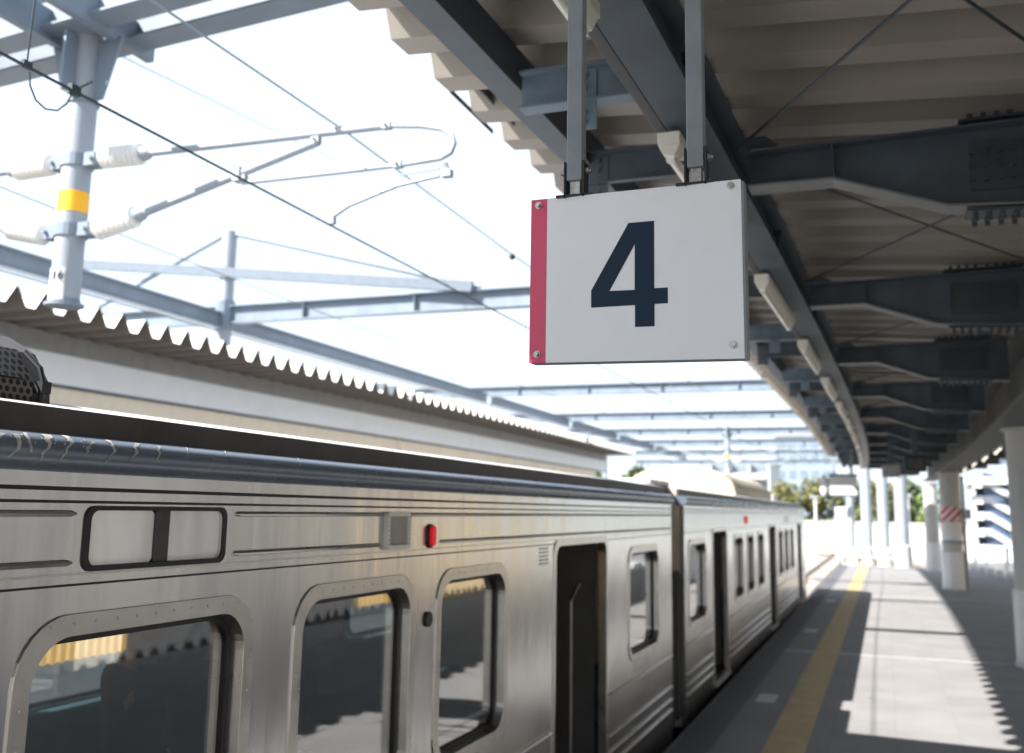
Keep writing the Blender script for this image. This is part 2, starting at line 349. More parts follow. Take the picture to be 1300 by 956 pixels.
def setting():
    MB().box(-600, 600, -300, 900, -1.6, -1.25).build('ground', M['ground'])['kind'] = 'structure'
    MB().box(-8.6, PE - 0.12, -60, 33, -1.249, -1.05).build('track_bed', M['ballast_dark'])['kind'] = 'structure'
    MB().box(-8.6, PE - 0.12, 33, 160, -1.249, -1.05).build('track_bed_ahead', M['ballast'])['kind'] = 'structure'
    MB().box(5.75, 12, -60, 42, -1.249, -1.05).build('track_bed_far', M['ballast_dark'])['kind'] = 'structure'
    MB().prism([(PE, 47.5), (12, 42), (16, 160), (PE, 160)], 'z', -1.249, -1.05).build('station_throat', M['ballast'])['kind'] = 'structure'
    pl = [(PE, -30), (right_edge(-30), -30)] + [(right_edge(y), y) for y in (33, 40, 47)] + [(PE, 47)]
    MB().prism(pl, 'z', -1.2, 0.0).build('platform', M['platform'])['kind'] = 'structure'
    MB().prism([(47.0, -1.2), (47.0, -0.004), (52, -1.05), (52, -1.2)], 'x', PE, right_edge(47)).build('platform_ramp', M['concrete'])['kind'] = 'structure'
    MB().box(PE - 0.03, -1.6, -30, 46.9, -0.05, 0.004).build('platform_edge', M['edge'])['kind'] = 'structure'
    rb = MB()
    for k in range(9): rb.box(PE + 0.02 + k * 0.036, PE + 0.032 + k * 0.036, -10, 46.8, 0.003, 0.009)
    rb.build('edge_ribs', M['rib'])['kind'] = 'structure'
    MB().box(-1.16, -0.79, -10, 46.6, -0.01, 0.004).build('tactile_paving', M['tactile'])['kind'] = 'structure'
    tb = MB()
    for k in range(4): tb.box(-1.13 + k * 0.09, -1.09 + k * 0.09, -10, 46.6, 0.003, 0.009)
    tb.build('tactile_bars', M['tactile'])['kind'] = 'structure'
    wm = MB()
    for y in (12.6, 20.1, 27.2): wm.box(-1.52, -1.3, y - 0.28, y + 0.28, -0.01, 0.005)
    wm.build('door_position_marks', M['white_paint'])['kind'] = 'structure'
    jn = MB()
    for y in (17.0, 29.6, 4.4): jn.box(-1.6, -1.161, y, y + 0.09, -0.01, 0.0045).box(-0.789, right_edge(y) - 0.3, y, y + 0.09, -0.01, 0.0045)
    jn.build('drain_channel', M['joint'])['kind'] = 'structure'
    MB().box(-20, -8.7, -30, 46, -1.2, 0.0).build('opposite_platform', M['concrete_mid'])['kind'] = 'structure'
    # grass bank behind the far wall
    MB().prism([(93, -1.3), (93, 0.2), (112, 1.2), (140, 1.6), (140, -1.3)], 'x', -30, 60).build('grass_bank', M['leaf2'])['kind'] = 'structure'
setting()

def track(x, y0, y1, label, yb=None, sl=True):
    t = thing('railway_track', (x, y0, -1.05), label, 'track')
    for s in (-1, 1):
        r = MB()
        for a, b in ((0.065, (-1.04, -1.02)), (0.012, (-1.02, -0.93)), (0.034, (-0.93, -0.89))):
            r.box(x + s * 0.56 - a, x + s * 0.56 + a, y0, y1, b[0], b[1])
        r.build('rail', M['rail'], t)
    m = MB(); y = max(y0, 20 if x > -5 else y0)
    k = 0
    while y < y1 - 0.3 and k < 260: m.box(x - 1.05, x + 1.05, y, y + 0.22, -1.06, -1.035); y += 0.65; k += 1
    m.build('sleepers', M['sleeper'], t)
track(-3.5, -30, 150, 'rusty railway track running under the silver train and on past its far end')
track(-7.3, -30, 150, 'rusty railway track beside the opposite platform behind the silver train')
track(7.4, -30, 40, 'rusty railway track on the far side of the column row beyond the shaded platform')
# a curving siding visible past the platform end
def siding():
    t = thing('railway_track', (3, 50, -1.05), 'reddish brown curved track crossing the bright ground beyond the platform end', 'track')
    for s in (-0.55, 0.55):
        pts = []
        for k in range(25):
            y = 50 + k * 2.0; pts.append((4.2 - 0.004 * (y - 50) ** 2 - 0.11 * (y - 50) + s, y, -0.93))
        m = MB()
        for a, b in zip(pts, pts[1:]): m.bar(a, b, 0.07, 0.16)
        m.build('rail', M['rail_rust'], t)
    m = MB()
    for k in range(60):
        y = 50 + k * 0.8; x = 4.2 - 0.004 * (y - 50) ** 2 - 0.11 * (y - 50); m.box(x - 1.0, x + 1.0, y, y + 0.22, -1.06, -1.02)
    m.build('sleepers', M['rail_rust'], t)
siding()

# ------------------------------------------------------------------ hanging number sign
def number_sign():
    t = thing('number_sign', (-0.914, 2.585, 3.023), 'white platform sign with a navy 4 and red side stripe on two grey hanger posts', 'sign')
    ang, tilt, W, Hh = R(5.767), R(-1.655), 0.6, 0.471
    # local axes: u to the right, w down, n towards the viewer
    def L(u, w, d): return Vector((u * math.cos(tilt) + w * math.sin(tilt) * 1.0, -d, u * math.sin(tilt) - w * math.cos(tilt)))
    def loc(u, w, d):
        # sheared-free rigid frame
        p = Vector((u * math.cos(tilt) - w * math.sin(-tilt) * 0.0, -d, u * math.sin(tilt) - w))
        c, s_ = math.cos(-ang), math.sin(-ang)
        return Vector((p.x * c - p.y * s_, p.x * s_ + p.y * c, p.z)) + t.location
    def slab(m, poly, d0, d1):
        n = len(poly); vs = [loc(u, w, d0) for u, w in poly] + [loc(u, w, d1) for u, w in poly]; fs = [(i, (i + 1) % n, n + (i + 1) % n, n + i) for i in range(n)]
        for tri in tessellate_polygon([[Vector((u, w, 0)) for u, w in poly]]): fs.append(tuple(tri)); fs.append(tuple(n + i for i in reversed(tri)))
        return m.add(vs, fs)
    def rect(a, b, c, d): return [(a, c), (b, c), (b, d), (a, d)]
    slab(MB(), rect(0.004, W + 0.006, 0.004, Hh + 0.002), -0.036, -0.0035).build('sign_box', M['post'], t, bevel=0.002)
    slab(MB(), rect(0.05, W, 0, Hh), -0.003, 0).build('face_panel', M['sign_white'], t, bevel=0.0008)
    slab(MB(), rect(0, 0.0495, 0, Hh), -0.003, 0).build('red_stripe', M['sign_red'], t, bevel=0.0008)
    o4 = [(0.2928, 0.0926), (0.3652, 0.0923), (0.3646, 0.2778), (0.4018, 0.2774), (0.4016, 0.3198), (0.3648, 0.3202), (0.3646, 0.38), (0.3107, 0.3802), (0.3109, 0.3206), (0.1852, 0.3222), (0.185, 0.275)]
    i4 = [(0.3106, 0.1528), (0.3102, 0.2790), (0.2379, 0.2786)]
    m = MB(); loops = [o4, i4]; flat = o4 + i4; n = len(flat)
    vs = [loc(u, w, 0.0003) for u, w in flat] + [loc(u, w, 0.0012) for u, w in flat]; fs = []
    for tri in tessellate_polygon([[Vector((u, w, 0)) for u, w in l] for l in loops]): fs.append(tuple(tri)); fs.append(tuple(n + i for i in reversed(tri)))
    o = 0
    for l in loops:
        k = len(l)
        for i in range(k): fs.append((o + i, o + (i + 1) % k, n + o + (i + 1) % k, n + o + i))
        o += k
    m.add(vs, fs); m.build('numeral', M['sign_navy'], t)
    for u, w in ((0.024, 0.0185), (0.025, 0.4465), (0.5735, 0.0155), (0.5735, 0.4355)):
        b = MB(); b.tube([loc(u, w, 0), loc(u, w, 0.003)], 0.0105, 14); b.tube([loc(u, w, 0.003), loc(u, w, 0.010)], 0.0068, 6)
        b.build('bolt', M['bolt'], t)
    # hanger posts: rolled channel sections, bolted in U brackets above the box
    for u in (0.131, 0.4785):
        c = loc(u, 0, -0.018); x, y, z = c
        p = MB(); w2 = 0.0225
        p.box(x - w2, x + w2, y - w2, y + w2, z + 0.045, 3.96)
        h = p.build('hanger_post', M['post'], t, bevel=0.003)
        q = MB(); 
        q.box(x - w2 - 0.007, x - w2 - 0.002, y - 0.024, y + 0.024, z - 0.004, z + 0.10).box(x + w2 + 0.002, x + w2 + 0.007, y - 0.024, y + 0.024, z - 0.004, z + 0.10)
        q.box(x - w2 - 0.03, x + w2 + 0.03, y - 0.024, y + 0.024, z - 0.002, z + 0.004)
        q.build('bracket', M['darkbolt'], h)
        q = MB().tube([(x - w2 - 0.022, y, z + 0.075), (x + w2 + 0.022, y, z + 0.075)], 0.006, 6)
        for sx in (-1, 1): q.tube([(x + sx * (w2 + 0.007), y, z + 0.075), (x + sx * (w2 + 0.016), y, z + 0.075)], 0.012, 6)
        q.box(x - 0.014, x + 0.014, y - 0.012, y + 0.012, z, z + 0.045)
        q.build('pivot_bolt', M['bolt'], h)
    return t
number_sign()

# ------------------------------------------------------------------ platform canopy
def zsheet(x, y): return 4.25 + 0.07 * abs(x - XO(y) - 1.8)      # underside of the folded plate
def folded(y0, y1, xa, xb, zf, pitch=0.5, h=0.16, t=0.004, form=(0.19, 0.265, 0.425)):
    """folded-plate roofing: ridges run along x, repeats along y"""
    prof = []; y = y0
    while y < y1:
        for dy, dz in ((0, 0), (form[0], 0), (form[1], h), (form[2], h)): prof.append((y + dy * pitch / 0.5, dz))
        y += pitch
    m = MB(); vs = []; fs = []
    for yy, dz in prof:
        a, b = xa(yy), xb(yy)
        vs += [(a, yy, zf(a, yy) + dz), (b, yy, zf(b, yy) + dz), (a, yy, zf(a, yy) + dz + t), (b, yy, zf(b, yy) + dz + t)]
    for i in range(len(prof) - 1):
        o = 4 * i; fs += [(o, o + 1, o + 5, o + 4), (o + 2, o + 6, o + 7, o + 3), (o, o + 4, o + 6, o + 2), (o + 1, o + 3, o + 7, o + 5)]
    m.top = [i for i in range(len(fs)) if i % 4 == 1]
    return m.add(vs, fs)

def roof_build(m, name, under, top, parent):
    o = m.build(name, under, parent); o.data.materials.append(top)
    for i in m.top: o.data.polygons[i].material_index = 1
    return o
CY = [-1.72, 1.95, 5.65, 9.2, 12.85, 16.6, 20.3, 24.0, 27.7, 31.4, 35.1, 38.8, 42.3]
Y0, Y1 = -4.26, 42.6
def canopy():
    t = thing('platform_canopy', (1.8, 16.9, 0), 'dark blue grey steel platform canopy with beige folded roof sheets, over the right side', 'canopy')
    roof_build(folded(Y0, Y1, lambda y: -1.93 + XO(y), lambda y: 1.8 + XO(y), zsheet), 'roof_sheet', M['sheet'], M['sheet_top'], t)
    roof_build(folded(Y0, Y1, lambda y: 1.82 + XO(y), lambda y: 5.6 + XO(y), zsheet), 'roof_sheet', M['sheet_grey'], M['sheet_top'], t)  # darker sheet on this half paints in deeper shade
    e = MB().box(-2.252, -2.244, 4.93, 5.60, 4.506, 4.532); e.box(-2.10, -2.09, 4.95, 5.58, 4.53, 4.66)  # strip along the eave, plus a dark plate standing in for flute shade
    e.build('eave_flashing_and_dark_fill', M['upstand'], t)
    def runs(dx, w, z0, z1, name, m, y0=Y0, y1=Y1, step=3.7, bevel=0.004):
        b = MB(); y = y0
        while y < y1 - 0.01:
            ye = min(y + step, y1)
            b.bar((dx + XO(y), y, (z0 + z1) / 2), (dx + XO(ye), ye, (z0 + z1) / 2), w, z1 - z0); y = ye
        return b.build(name, m, t, bevel=bevel)
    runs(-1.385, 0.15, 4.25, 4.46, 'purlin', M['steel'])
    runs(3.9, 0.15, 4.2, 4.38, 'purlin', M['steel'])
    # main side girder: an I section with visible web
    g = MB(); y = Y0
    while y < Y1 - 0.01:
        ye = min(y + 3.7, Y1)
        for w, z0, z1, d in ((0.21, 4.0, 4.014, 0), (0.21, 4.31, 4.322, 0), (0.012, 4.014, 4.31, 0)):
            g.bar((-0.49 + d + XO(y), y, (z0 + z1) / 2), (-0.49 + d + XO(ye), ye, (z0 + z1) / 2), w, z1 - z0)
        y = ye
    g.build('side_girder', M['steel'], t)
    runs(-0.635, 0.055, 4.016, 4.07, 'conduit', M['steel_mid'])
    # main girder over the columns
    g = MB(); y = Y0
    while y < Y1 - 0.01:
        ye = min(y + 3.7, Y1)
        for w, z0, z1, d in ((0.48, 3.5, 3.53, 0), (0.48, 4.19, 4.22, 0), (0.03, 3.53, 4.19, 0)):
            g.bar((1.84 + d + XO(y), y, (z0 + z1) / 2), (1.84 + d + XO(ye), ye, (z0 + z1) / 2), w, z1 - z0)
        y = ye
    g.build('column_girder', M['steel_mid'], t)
    for y in CY:
        o = XO(y) + 0.30
        for sgn in (1, -1):
            X = lambda v: (v + o) if sgn > 0 else (2 * (1.8 + XO(y)) - v - o)
            # haunched cross beam (web, flanges, stiffener, splice)
            web = [(-0.66, 4.0), (-0.2, 4.0), (0.38, 3.79), (1.24, 3.74), (1.24, 4.22), (-0.66, 4.18)]
            b = MB()
            b.prism([(X(u), z) for u, z in web], 'y', y - 0.006, y + 0.006)
            w = 0.085; fl = MB()
            for (u0, z0), (u1, z1) in zip(web[:3], web[1:4]):
                fl.prism([(X(u0), z0 - 0.014), (X(u1), z1 - 0.014), (X(u1), z1 - 0.001), (X(u0), z0 - 0.001)], 'y', y - w, y + w)
            b.prism([(X(-0.66), 4.181), (X(1.24), 4.221), (X(1.24), 4.235), (X(-0.66), 4.195)], 'y', y - w, y + w)
            b.prism([(X(-0.205), 4.0), (X(-0.193), 4.0), (X(-0.193), 4.188), (X(-0.205), 4.188)], 'y', y - w + 0.006, y + w - 0.006)
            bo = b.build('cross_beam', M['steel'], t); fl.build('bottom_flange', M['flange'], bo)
            sp = MB()
            sp.prism([(X(0.47), 3.725 + 0.03), (X(1.05), 3.725 + 0.01), (X(1.05), 3.71 + 0.01), (X(0.47), 3.71 + 0.03)], 'y', y - w - 0.004, y + w + 0.004)
            sp.prism([(X(0.5), 3.87), (X(1.02), 3.87), (X(1.02), 4.14), (X(0.5), 4.14)], 'y', y - 0.02, y + 0.02)
            sp.prism([(X(0.45), 4.238), (X(1.07), 4.25), (X(1.07), 4.262), (X(0.45), 4.25)], 'y', y - w - 0.004, y + w + 0.004)
            for k in range(8):
                u = 0.51 + k * 0.065 + (0.03 if k > 3 else 0)
                for dy in (-0.055, 0.055):
                    sp.tube([(X(u), y + dy, 3.735), (X(u), y + dy, 3.69)], 0.013, 6)
                    sp.tube([(X(u), y + dy, 4.25), (X(u), y + dy, 4.285)], 0.014, 6)
                for z in (3.93, 4.0, 4.08):
                    if k in (3, 4) and False: continue
                    sp.tube([(X(u), y - 0.036, z), (X(u), y + 0.036, z)], 0.015, 6)
            sp.build('splice_plate', M['steel_dark'], bo)
        # short bracket from the girder to the purlin, with a hanging cleat
        xo = XO(y)
        b = MB(); yb = y - 0.0
        b.box(-1.46 + xo, -0.6 + xo, yb - 0.045, yb + 0.045, 4.235, 4.247) if False else None
        b.box(-1.33 + xo, -0.61 + xo, yb - 0.006, yb + 0.006, 4.12, 4.30).box(-1.33 + xo, -0.61 + xo, yb - 0.06, yb + 0.06, 4.30, 4.312).box(-1.33 + xo, -0.61 + xo, yb - 0.05, yb - 0.006, 4.112, 4.12)
        b.box(-1.335 + xo, -1.20 + xo, yb - 0.012, yb - 0.006, 4.02, 4.30)
        for z in (4.06, 4.12, 4.2, 4.26):
            b.tube([(-1.26 + xo, yb - 0.012, z), (-1.26 + xo, yb - 0.03, z)], 0.014, 6)
        b.build('bracket', M['steel'], t)
    for y in CY:
        xo = XO(y); b = MB(); yb = y - 1.2
        b.box(-1.33 + xo, -0.61 + xo, yb - 0.006, yb + 0.006, 4.13, 4.30).box(-1.33 + xo, -0.61 + xo, yb - 0.06, yb + 0.06, 4.30, 4.312).box(-1.33 + xo, -0.61 + xo, yb - 0.05, yb + 0.05, 4.118, 4.13)
        b.box(-1.06 + xo, -0.94 + xo, yb - 0.016, yb - 0.007, 3.98, 4.29)
        for z in (4.02, 4.07, 4.19, 4.25): b.tube([(-1.0 + xo, yb - 0.016, z), (-1.0 + xo, yb - 0.034, z)], 0.014, 6)
        b.build('bracket', M['steel_blue'], t)
    # brace rods in each bay
    for a, b_ in zip(CY, CY[1:]):
        r = MB(); o = XO((a + b_) / 2) + 0.3
        r.tube([(-0.60 + o, b_ - 0.2, 4.205), (1.45 + o, a + 0.12, 4.23)], 0.0085, 6)
        r.tube([(-0.75 + o, a + 0.12, 4.222), (1.25 + o, b_ - 0.12, 4.222)], 0.0085, 6)
        r.prism([(-0.66 + o, b_ - 0.1), (-0.42 + o, b_ - 0.1), (-0.48 + o, b_ - 0.26), (-0.58 + o, b_ - 0.26)], 'z', 4.20, 4.212)
        r.build('brace_rod', M['steel'], t)
    # cross channel carrying the sign's hanger posts
    MB().box(-1.0, 0.1, 2.53, 2.63, 4.001 - 0.05, 3.999).build('hanger_rail', M['steel'], t)
    # wires dangling between girder and conduit
    for y in (4.3, 7.4, 10.3):
        w = MB(); x = -0.42 + XO(y)
        w.tube([(x, y, 4.2), (x - 0.01, y, 4.1), (x, y - 0.0, 4.0)], 0.006, 5); w.box(x - 0.03, x + 0.03, y - 0.03, y + 0.03, 4.19, 4.23)
        w.build('cable_drop', M['black'], t)
    return t
canopy()

# light fittings: reversed V troughs under the girder
def fitting():
    t = thing('light_fitting', (0, 0, 0), 'x', 'light')
    b = MB(); b.prism([(-0.055, 0.05), (0.055, 0.05), (0.055, 0.11), (-0.055, 0.11)], 'y', 0, 1.8)
    b.prism([(-0.055, 0.05), (-0.03, 0.0), (0.03, 0.0), (0.055, 0.05)], 'y', 0.012, 1.788)
    b.box(-0.02, 0.02, 0.3, 0.36, 0.11, 0.15).box(-0.02, 0.02, 1.5, 1.56, 0.11, 0.15)
    b.build('housing', M['lamp_white'], t, bevel=0.004)
    u = MB(); u.tube([(-0.0, 0.05, -0.012), (0.0, 1.75, -0.012)], 0.013, 8)
    for y in (0.03, 1.73): u.box(-0.02, 0.02, y, y + 0.04, -0.028, 0.0)
    u.build('tube_lamp', M['tube'], t)
    return t
fit = fitting()
ords = ['nearest', 'second nearest', 'third', 'fourth', 'fifth', 'sixth', 'seventh', 'eighth', 'ninth', 'tenth', 'eleventh', 'twelfth', 'thirteenth']
for k in range(13):
    y = 1.46 + 3.1 * k
    f = fit if k == 0 else dup(fit)
    x = -0.61 + XO(y + 1)
    f.location = (x, y, 3.86); f.rotation_euler = (0, 0, -math.atan2(XO(y + 1.9) - XO(y), 1.9))
    if k == 0: lab = 'cream fluorescent fitting passing behind the left hanger post of the 4 sign'
    elif k == 1: lab = 'cream fluorescent fitting whose end shows just above the 4 sign beside its right hanger'
    elif k == 12: lab = 'farthest cream fluorescent fitting at the end of the row near the canopy tip'
    else: lab = 'cream fluorescent fitting under the canopy girder, %s along the row counted from the 4 sign' % ords[k]
    tag(f, lab, 'light', 'fluorescent fittings under the track side girder')
for k in range(12):
    y = 4.0 + 3.0 * k
    f = dup(fit); f.location = (2.2 + XO(y), y, 3.52)
    for ch in [q for q in ALL() if q.parent == f and q.name.startswith('tube_lamp')]:
        ch.data = ch.data.copy(); ch.data.materials[0] = M['tube_on']
    lab = 'glowing fluorescent fitting in the row along the column girder, %s from the near end' % (ords[k])
    tag(f, lab, 'light', 'lit fluorescent fittings beside the columns')

# ------------------------------------------------------------------ columns
def column(x, y, top, r, label, hazard=False, group='round canopy columns on the platform'):
    t = thing('canopy_column', (x, y, 0), label, 'column', group)
    MB().lathe([(r, 1.12), (r, top - 0.05), (r + 0.06, top - 0.04), (r + 0.06, top)], (x, y, 0), 28).build('shaft', M['column'], t, smooth=True)
    MB().lathe([(r + 0.05, 0.0), (r + 0.05, 0.08), (r + 0.035, 0.085), (r + 0.035, 1.1), (r + 0.005, 1.118)], (x, y, 0), 10).build('base_cover', M['column_base'], t)
    if hazard:
        MB().lathe([(r + 0.006, 2.02), (r + 0.006, 2.45)], (x, y, 0), 28).build('hazard_wrap', M['hazard'], t)
        MB().lathe([(r + 0.004, 1.35), (r + 0.02, 1.37), (r + 0.02, 1.43), (r + 0.004, 1.45)], (x, y, 0), 28).build('band', M['pole'], t)
        s = MB().lathe([(r + 0.003, 1.46), (r + 0.025, 2.0), (r + 0.0, 2.005)], (x, y, 0), 28).build('sleeve', M['column_base'], t, smooth=True)
        d = MB().tube([(x + r + 0.06, y - 0.05, 0), (x + r + 0.06, y - 0.05, 3.4)], 0.05, 10); d.box(x + r - 0.02, x + r + 0.1, y - 0.1, y, 1.75, 1.8).build('downpipe', M['steel2'], t)
        MB().box(x + r + 0.11, x + r + 0.24, y - 0.3, y - 0.12, 2.1, 2.4).build('switch_box', M['pole'], t)
    return t
column(2.05, 16.9, 3.5, 0.30, 'pale round column at the right border of the view, nearest on the platform')
column(1.86, 33.7, 3.5, 0.30, 'pale round column wrapped in a red and white striped band', True)
column(1.72, 44.3, 3.5, 0.27, 'shaded pale column just left of and beyond the one with the striped band')
column(1.9, 0.3, 3.5, 0.30, 'pale round column beside the photographer, nearer than the picture border')
LP = 'bright white posts beyond the platform end'
def post(x, y, top, r, label, z0=-1.05):
    t = thing('steel_post', (x, y, z0), label, 'post', LP)
    MB().lathe([(r, 0), (r, top - z0)], (x, y, z0), 20).build('shaft', M['pole'], t, smooth=True)
    MB().lathe([(r + 0.08, 0), (r + 0.08, 0.9), (r, 0.95)], (x, y, z0), 12).build('foot', M['concrete'], t)
    MB().lathe([(r + 0.05, -0.06), (r + 0.05, 0)], (x, y, top), 16).build('cap', M['gantry'], t)
post(0.62, 46.3, 4.9, 0.27, 'sunlit white post beyond the platform end, the one nearest the shaded columns', 0.0)
post(-0.12, 48.6, 4.9, 0.24, 'sunlit white post beyond the platform end, second from the shaded columns', -0.35)
post(-0.93, 54, 5.2, 0.26, 'sunlit white post beyond the platform end, third from the shaded columns')
post(-2.2, 70, 5.6, 0.24, 'thin sunlit white post under the hanging display box at the platform end')

# hanging signs and boxes far under the canopy
def hanging(name, x, y, w, h, d, z0, label, cat, m, face=None):
    t = thing(name, (x, y, z0), label, cat)
    MB().box(x - w / 2, x + w / 2, y, y + d, z0, z0 + h).build('case', m, t, bevel=0.02)
    if face: MB().box(x - w / 2 + 0.05, x + w / 2 - 0.05, y - 0.012, y + 0.01, z0 + 0.05, z0 + h - 0.05).build('screen', face, t)
    top = zsheet(x, y) if abs(x - 1.8) > 0.5 else 3.5
    p = MB(); p.box(x - 0.06, x + 0.06, y + d / 2 - 0.05, y + d / 2 + 0.05, z0 + h - 0.01, top + 0.02); p.build('hanger', M['steel'], t)
    return t
hanging('clock_case', 0.60, 22, 0.42, 0.32, 0.25, 3.05, 'dark box hanging on a perforated bar under the far canopy', 'sign case', M['black'], M['upstand'])
hanging('speaker', 0.16, 26, 0.42, 0.30, 0.3, 3.08, 'grey loudspeaker box hanging lower under the far canopy left of the dark box', 'loudspeaker', M['steel2'])
def display():
    x0, x1, y, z0, z1 = -1.62, -0.82, 33, 2.72, 3.42
    t = thing('display_box', (-1.2, 33, z0), 'sunlit white display box with dark top and bottom frames, hanging at the far canopy edge', 'display')
    MB().box(x0, x1, y, y + 0.35, z0 + 0.06, z1 - 0.06).build('case', M['white_wall'], t)
    MB().box(x0 - 0.03, x1 + 0.03, y - 0.03, y + 0.38, z1 - 0.06, z1).build('top_frame', M['steel'], t)
    MB().box(x0 - 0.02, x1 + 0.02, y - 0.02, y + 0.37, z0, z0 + 0.06).build('bottom_frame', M['steel'], t)
    for x in (-1.5, -0.95): MB().box(x - 0.035, x + 0.035, y + 0.14, y + 0.21, z1, zsheet(x, y) + 0.02).build('hanger', M['pole'], t)
    MB().sphere((x0 - 0.18, y + 0.1, 3.05), 0.3, 16, 8, (0.45, 0.3, 1.2)).build('mirror_back', M['white_wall'], t, smooth=True)
display()

# ------------------------------------------------------------------ train
XS = -2.1     # outer face of the car side
XW = -4.9
def make_car(name, y0, y1, wins, doors, label, ac):
    doors = sorted(doors)
    t = thing('train_car', (-3.5, (y0 + y1) / 2, -0.9), label, 'train car', 'cars of the silver train')
    ZT = 2.235
    Z0 = -0.12
    for side, x_out, sg in ((0, XS, -1), (1, XW, 1)):
        holes = [rrect(a, b, 0.93, 1.79, 0.13) for a, b in wins] + [rrect(a, b, 0.06, 1.91, 0.09, 5, 0.02) for a, b in doors]
        if side == 0 and ac == 'box': holes.append(rrect(2.255, 2.86, 1.972, 2.128, 0.03, 4))
        th = 0.045
        MB().plate([(y0, Z0), (y1, Z0), (y1, ZT), (y0, ZT)], holes, 'x', x_out, x_out + sg * th).build('body_side', M['stainless'], t)
        for i, (a, b) in enumerate(wins):
            fr = MB().plate(rrect(a - 0.058, b + 0.058, 0.872, 1.848, 0.175, 8), [rrect(a + 0.002, b - 0.002, 0.932, 1.788, 0.128, 8)], 'x', x_out + sg * th * 1.2, x_out - sg * 0.007)
            if side == 0:
                n = int((b - a) / 0.09)
                for k in range(n + 1):
                    yy = a + 0.05 + (b - a - 0.1) * k / n
                    fr.sphere((x_out - sg * 0.006, yy, 1.82), 0.0065, 6, 4, (0.6, 1, 1))
                for k in range(7):
                    zz = 1.02 + 0.1 * k
                    for yy in (a - 0.03, b + 0.03): fr.sphere((x_out - sg * 0.006, yy, zz), 0.0065, 6, 4, (0.6, 1, 1))
            w = fr.build('window', M['stainless_trim'], t, bevel=0.003)
            MB().plate(rrect(a, b, 0.93, 1.79, 0.13), [rrect(a + 0.026, b - 0.026, 0.956, 1.764, 0.10)], 'x', x_out + sg * 0.0445, x_out + sg * 0.075).build('gasket', M['rubber'], w)
            MB().prism(rrect(a + 0.022, b - 0.022, 0.952, 1.768, 0.105), 'x', x_out + sg * 0.056, x_out + sg * 0.062).build('pane', M['glass'], w)
            if side == 1:    # half lowered roller blind with a rippled hem
                bl = MB(); n = 60; vs = []; fs = []
                for k in range(n + 1):
                    yy = a - 0.02 + (b - a + 0.04) * k / n; xx = x_out + 0.10 + 0.006 * math.sin(k * 1.3); zz = 1.165 + 0.018 * abs(math.sin(k * 0.66)) + (0.0 if i % 3 else 0.02)
                    vs += [(xx, yy, zz), (xx, yy, 1.82)]
                for k in range(n): fs.append((2 * k, 2 * k + 2, 2 * k + 3, 2 * k + 1))
                bl.add(vs, fs); bl.build('roller_blind', M['blind'], w)
        for a, b in doors:
            fr = MB().plate(rrect(a - 0.05, b + 0.05, 0.03, 1.955, 0.10, 6, 0.02), [rrect(a + 0.002, b - 0.002, 0.062, 1.908, 0.088, 6, 0.02)], 'x', x_out + sg * 0.06, x_out - sg * 0.006)
            d = fr.build('door_frame', M['stainless_trim'], t, bevel=0.003)
            if side == 1:
                MB().box(x_out + 0.05, x_out + 0.08, a - 0.02, b + 0.02, 0.06, 1.93).build('door_leaf', M['interior'], d)
            else:
                MB().box(x_out - 0.02, x_out + 0.03, a, b, 0.0, 0.045).build('door_sill', M['joint'], d)
                h = MB().tube([(-2.35, b - 0.12, 0.25), (-2.35, b - 0.12, 1.45), (-2.30, b - 0.06, 1.58)], 0.016, 8); h.build('handrail', M['handrail'], d)
                MB().box(-2.75, -2.2, b + 0.03, b + 0.05, 0.1, 1.95).build('draught_screen', M['interior'], d)
                MB().tube([(-2.7, a + 0.0, 1.08), (-2.7, a + 0.55, 1.05)], 0.012, 6).build('grab_bar', M['handrail'], d)
    # pressed beads along the side
    def segs(z, cuts, r, nm, m):
        b = MB(); ys = [y0 + 0.06] + [v for c in cuts for v in c] + [y1 - 0.06]
        for a, e in zip(ys[0::2], ys[1::2]):
            if e - a > 0.1: b.tube([(XS + 0.001, a, z), (XS + 0.006, a + 0.02, z), (XS + 0.006, e - 0.02, z), (XS + 0.001, e, z)], [0.003, r, r, 0.003], 8)
        b.build(nm, m, t, smooth=True)
    cut = [(2.20, 2.93)] if ac == 'box' else []
    cut_l = cut + ([(4.0, 4.64)] if ac == 'box' else [])
    cut_u = cut + ([(4.02, 4.28)] if ac == 'box' else [])
    if ac == 'box':
        segs(2.118, cut_u, 0.009, 'bead', M['stainless_trim']); segs(1.985, cut_l, 0.009, 'bead', M['stainless_trim'])
    for z, h in ((2.185, 0.0055), (2.150, 0.004), (1.925, 0.003)):
        MB().box(XS - 0.002, XS + 0.003, y0, y1, z - h, z + h).build('seam', M['seam'], t)
    MB().box(XS, XS + 0.005, y0 + 0.002, y1 - 0.002, 1.95, 1.956).build('seam', M['stainless_trim'], t)
    dz = [(d0 - 0.06, d1 + 0.06) for d0, d1 in doors]
    for z in (0.72, 0.42, 0.30, 0.2): segs(z, dz, 0.012, 'waist_bead', M['stainless_trim'])
    # roof
    sh = MB(); sh.prism([(-2.125 + 0.062 * math.cos(R(-90 + 11.25 * k)), 2.2785 + 0.0545 * math.sin(R(-90 + 11.25 * k))) for k in range(17)] + [(-2.2, 2.336), (-2.2, 2.225)], 'y', y0 + 0.002, y1 - 0.002)
    sh.build('roof_shoulder', M['shoulder'], t, smooth=True)
    MB().box(-2.185, -2.155, y0 + 0.001, y1 - 0.001, 2.336, 2.408).build('roof_rim', M['upstand'], t)
    prof = [(-2.16, 2.409), (-2.45, 2.456), (-2.8, 2.476), (-3.5, 2.49), (-4.2, 2.476), (-4.55, 2.456), (-4.84, 2.409), (-4.88, 2.3), (-4.88, 2.2), (-2.21, 2.2), (-2.19, 2.3)]
